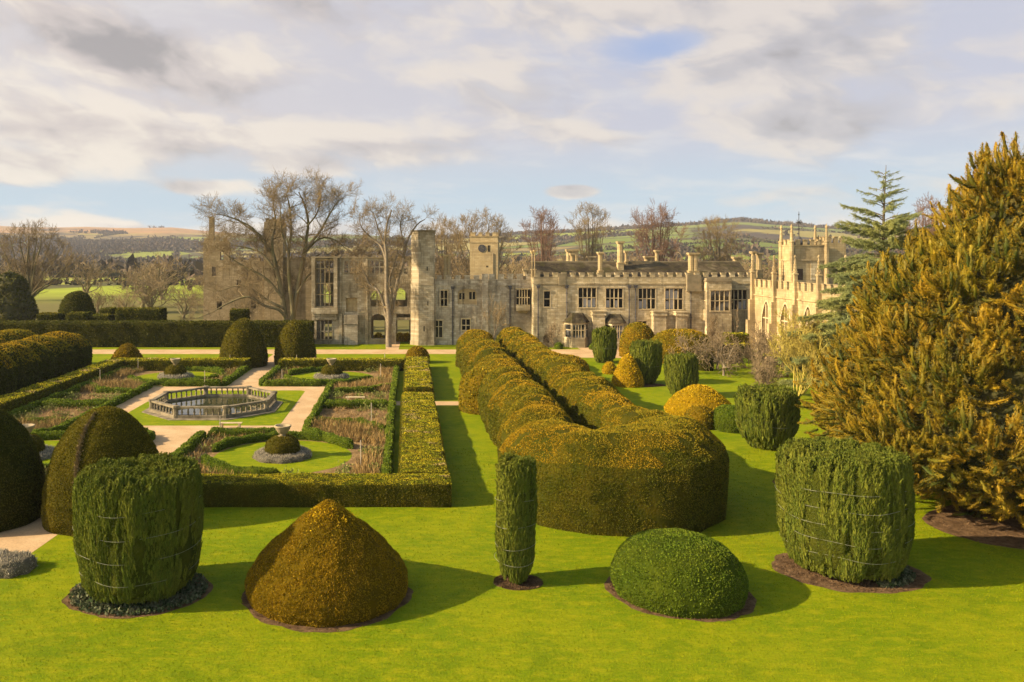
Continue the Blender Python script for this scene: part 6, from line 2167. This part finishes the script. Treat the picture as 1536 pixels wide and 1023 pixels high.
# blue green cedar
ce = np.array([41.7, 70, 0])
cd = empty('cedar', ce, 'slender blue green cedar with drooping branches and a thin leader, beside the chapel', 'conifer')
MB().tube([(0, 0, -.1), (.05, 0, 7), (0, .05, 14), (.1, 0, 18), (.25, 0, 20.9)], [.36, .27, .14, .07, .02], 8).build('trunk', M['bark'], cd, True)
g = np.random.default_rng(21)
bp, bl = [], []
z = 1.6
while z < 20.6:
    f = z / 20.8
    Rm = 8.1 * (1 - f) ** .74 * (1 - .18 * math.exp(-(f / .1) ** 2)) + .25
    for k in range(int(4 + 4 * (1 - f))):
        a = g.random() * 6.283
        bp.append((z + g.uniform(-.25, .25), a, Rm * g.uniform(.6, 1.15)))
    z += .38 if f < .75 else .50
polys, PP, DD, SS = [], [], [], []
for z, a, L_ in bp:
    pts = []
    n_s = 9
    for k in range(n_s + 1):
        t = k / n_s
        zz2 = z + L_ * (.30 * t - .46 * t * t + .14 * t ** 4) if z < 13 else z + L_ * (.62 * t - .50 * t * t + .22 * t ** 4)
        aa = a + .12 * math.sin(t * 3 + z)
        pts.append((Vector((math.cos(aa) * L_ * t, math.sin(aa) * L_ * t, zz2)), .055 * (1 - t) * min(1, L_ / 4) + .012))
    polys.append(pts)
    m_ = int((40 - 22 * z / 20.8) * L_)
    for q in range(m_):
        t = .22 + .78 * g.random() ** .75
        k = min(int(t * n_s), n_s - 1)
        p0, p1 = pts[k][0], pts[k + 1][0]
        c0 = p0.lerp(p1, t * n_s - k)
        sd_ = Vector((-math.sin(a), math.cos(a), 0)) * (1 if q % 2 else -1)
        d = ((p1 - p0).normalized() * g.uniform(.4, .9) + sd_ * g.uniform(.3, 1.0) * (1 - .5 * t) + Vector((0, 0, g.uniform(-.55, .30))))
        PP.append(tuple(c0))
        DD.append(tuple(d))
        SS.append((.40 + .60 * (1 - t)) * min(1.0, .35 + L_ / 6) * g.uniform(.8, 1.4) * 1.35 * (1 - .55 * z / 20.8))
tv, tq = tubes(polys, 5)
mesh('branches', tv, tq, M['bark'], cd, True)


def needle(seed, n=46):
    g = np.random.default_rng(seed)
    t = g.random(n)
    P = np.stack([t, g.normal(size=n) * .07, g.normal(size=n) * .05 - .10 * t * t], 1)
    a = g.random(n) * 6.283
    N = np.stack([np.full(n, .6), np.cos(a), np.sin(a) * .7 + .2], 1)
    N /= np.linalg.norm(N, axis=1)[:, None]
    V, Q = cards(P, N, np.full(n, .20), np.full(n, .05), 0, 1, .35, seed, .1)
    return V, Q, np.zeros(len(V))


sv, sq, _t = place([needle(k) for k in range(5)], np.array(PP), np.array(DD), np.array(SS), 22)
mesh('needles', sv, [sq], M['cedar'], cd)

# dark conifer at the left edge
dc = empty('dark_conifer', (-74.5, 150, 0), 'dark green conifer at the left edge behind the stepped hedge', 'conifer')
V, Fq = revolve(0, 0, [(3.6, .2), (4.6, 1.5), (4.3, 4), (3.0, 7), (1.5, 9.3), (.02, 10.6)], 48, 40, .8, .5, seed=4, lump=.7)
P, N, L = scatter(V, Fq, lambda P: np.full(len(P), .7), 4, 4)
cv, cq = cards(P, N, L, L * .4, .1, 1, .6, 5)
nf = sum(len(f) for f in Fq)
mesh('crown', np.concatenate([V, cv]), list(Fq) + [cq + len(V)], [M['yew_core'], M['yew_dark']], dc, np.concatenate([np.ones(nf, bool), np.zeros(len(cq), bool)]), np.concatenate([np.zeros(nf), np.ones(len(cq))]))
MB().lathe(0, 0, [(.4, -.1), (.3, 2), (.1, 8)], 8).build('trunk', M['bark'], dc, True)

# ------------------------------------------------------------------ far woods and hedgerows
def blobs(name, label, P, r, hgt, mat, seed=0):
    """many far trees as one mass: small rough crowns"""
    g = np.random.default_rng(seed)
    n = len(P)
    rep = 12
    q = g.normal(size=(n, rep, 3)) * (.5, .5, .28)
    q[..., 2] = np.clip(q[..., 2] + .5, .02, 1.05)
    sc = np.stack([r * g.uniform(.6, 1.4, n), r * g.uniform(.6, 1.4, n), hgt * g.uniform(.6, 1.35, n)], 1)
    PP = (q * sc[:, None] + P[:, None]).reshape(-1, 3)
    s_ = np.repeat(sc[:, 0] * .8, rep)
    V, Q = cards(PP, np.tile([0, 0, 1.], (len(PP), 1)), s_ * 1.25, s_ * .8, .5, .2, .6, seed)
    return tag(mesh(name, V, [Q], mat), label, 'wood', None, 'stuff')


M['far_wood'] = leaf_mat('far_wood', (.085, .062, .042), (.060, .050, .036), (.11, .075, .045), .012, .4, .6, .5, 0)
M['far_hedge'] = leaf_mat('far_hedge', (.065, .055, .028), (.09, .066, .035), (.05, .06, .025), .02, .4, .6, .5, 0)
g = np.random.default_rng(31)
# woods on the slopes
X = g.uniform(-2200, 1900, 60000)
Y = g.uniform(850, 3300, 60000)
pxx = VX + F * X / Y
dns = fbm(np.stack([X / 330, Y / 260, 0 * X], 1), 4, 12)
leftz = (pxx < 620)
thr = np.where(leftz, np.interp(Y, [900, 1300, 1900, 2300], [.54, .43, .48, .72]), .64)
kp_ = (dns > thr) & (pxx > -250) & (pxx < 1900)
X, Y = X[kp_], Y[kp_]
k = g.permutation(len(X))[:16000]
X, Y = X[k], Y[k]
blobs('hillside_wood', 'far brown leafless woods massed on the slopes of the hills', np.stack([X, Y, ground_z(X, Y) - 1], 1), 5.0, 6.5, M['far_wood'], 1)
# hedgerows across the fields
pts = []
for _ in range(170):
    y0 = g.uniform(420, 2300) if _ > 50 else g.uniform(330, 900)
    x0 = y0 * g.uniform(-.75, .9)
    an = g.choice([g.normal(0, .12), g.normal(1.3, .25)])
    L_ = g.uniform(120, 420)
    for q in np.arange(0, L_, 4.0):
        pts.append((x0 + math.cos(an) * q + g.normal() * 1.2, y0 + math.sin(an) * q + g.normal() * 1.2, g.random()))
pts = np.array(pts)
P = np.stack([pts[:, 0], pts[:, 1], ground_z(pts[:, 0], pts[:, 1]) - .3], 1)
big = pts[:, 2] > .9
blobs('field_hedgerows', 'far brown hedgerows dividing the green fields', P[~big], 2.6, 2.6, M['far_hedge'], 2)
blobs('hedgerow_trees', 'far trees standing in the field hedgerows', P[big], 5.0, 8.5, M['far_wood'], 3)
# ridge tree lines on the right hand hill
xs = np.concatenate([g.uniform(640, 1210, 420), g.uniform(880, 1000, 150), g.uniform(1070, 1160, 190)])
Dd = np.interp(xs, [-300, 300, 600, 900, 1200], [3700, 3500, 3000, 2300, 2100]) - g.uniform(5, 70, len(xs))
X = (xs - VX) * Dd / F
blobs('ridge_trees', 'far belts of trees along the skyline of the right hand hill', np.stack([X, Dd, ground_z(X, Dd) - 1], 1), 8, 10, M['far_wood'], 4)
# belt of scrub and trees closing off the meadow
X = np.concatenate([g.uniform(-330, -20, 900), g.uniform(-120, 330, 700)])
Y = np.concatenate([g.uniform(300, 420, 900), g.uniform(270, 420, 700)])
dns = fbm(np.stack([X / 50, Y / 30, 0 * X], 1), 3, 15)
kp_ = dns > np.where(X < -20, .70, .45)
X, Y = X[kp_], Y[kp_]
blobs('meadow_thicket', 'brown thicket of scrub beyond the castle and meadow', np.stack([X, Y, 0 * X - .2], 1), 3.2, 5.0, M['far_hedge'], 6)

# ------------------------------------------------------------------ the nap of the near lawn
g = np.random.default_rng(77)
n_g = 90000
Yg = 22.5 / (1 - g.random(n_g) * .58)
Xg = (g.uniform(-640, 1000, n_g)) * Yg / F
kp_ = ~((Yg > 41.0) & (Xg < 2.5)) & ~((Xg < -15.8) & (Yg > 30.2))
for x, y, rx, ry in ((-10.3, 30.9, 2.75, 2.3), (18.2, 33, 3, 2.35), (-3.05, 30.85, 3.2, 3.2), (4.45, 31.85, 1, .85), (10.55, 31, 2.8, 2.65), (32.4, 38.2, 7.3, 4.3)):
    kp_ &= ((Xg - x) / rx) ** 2 + ((Yg - y) / ry) ** 2 > 1.0
Xg, Yg = Xg[kp_], Yg[kp_]
P = np.stack([Xg, Yg, np.full(len(Xg), .006)], 1)
V, Q = cards(P, np.tile([0, 0, 1.], (len(P), 1)), .0020 * Yg, .0008 * Yg, .4, .4, .55, 3, .1)
tag(mesh('grass', V, [Q], M['grass'], loc=(0, 30, 0)), kind='stuff')

# ------------------------------------------------------------------ thin winter haze
zlo, zhi = float(GZ.min()), float(GZ.max())
m = bpy.data.materials.new('haze')
m.use_nodes = True
n = NT(m.node_tree)
pvn = n.node('ShaderNodeVolumePrincipled')
pvn.inputs['Color'].default_value = (.80, .84, .95, 1)
pvn.inputs['Density'].default_value = 0.00009
n.t.links.new(pvn.outputs[0], n.node('ShaderNodeOutputMaterial').inputs['Volume'])
hb_ = MB().box(-9050, 9050, -3050, 9550, zlo - 1, zhi + 14).build('haze', m)
tag(hb_, kind='stuff')
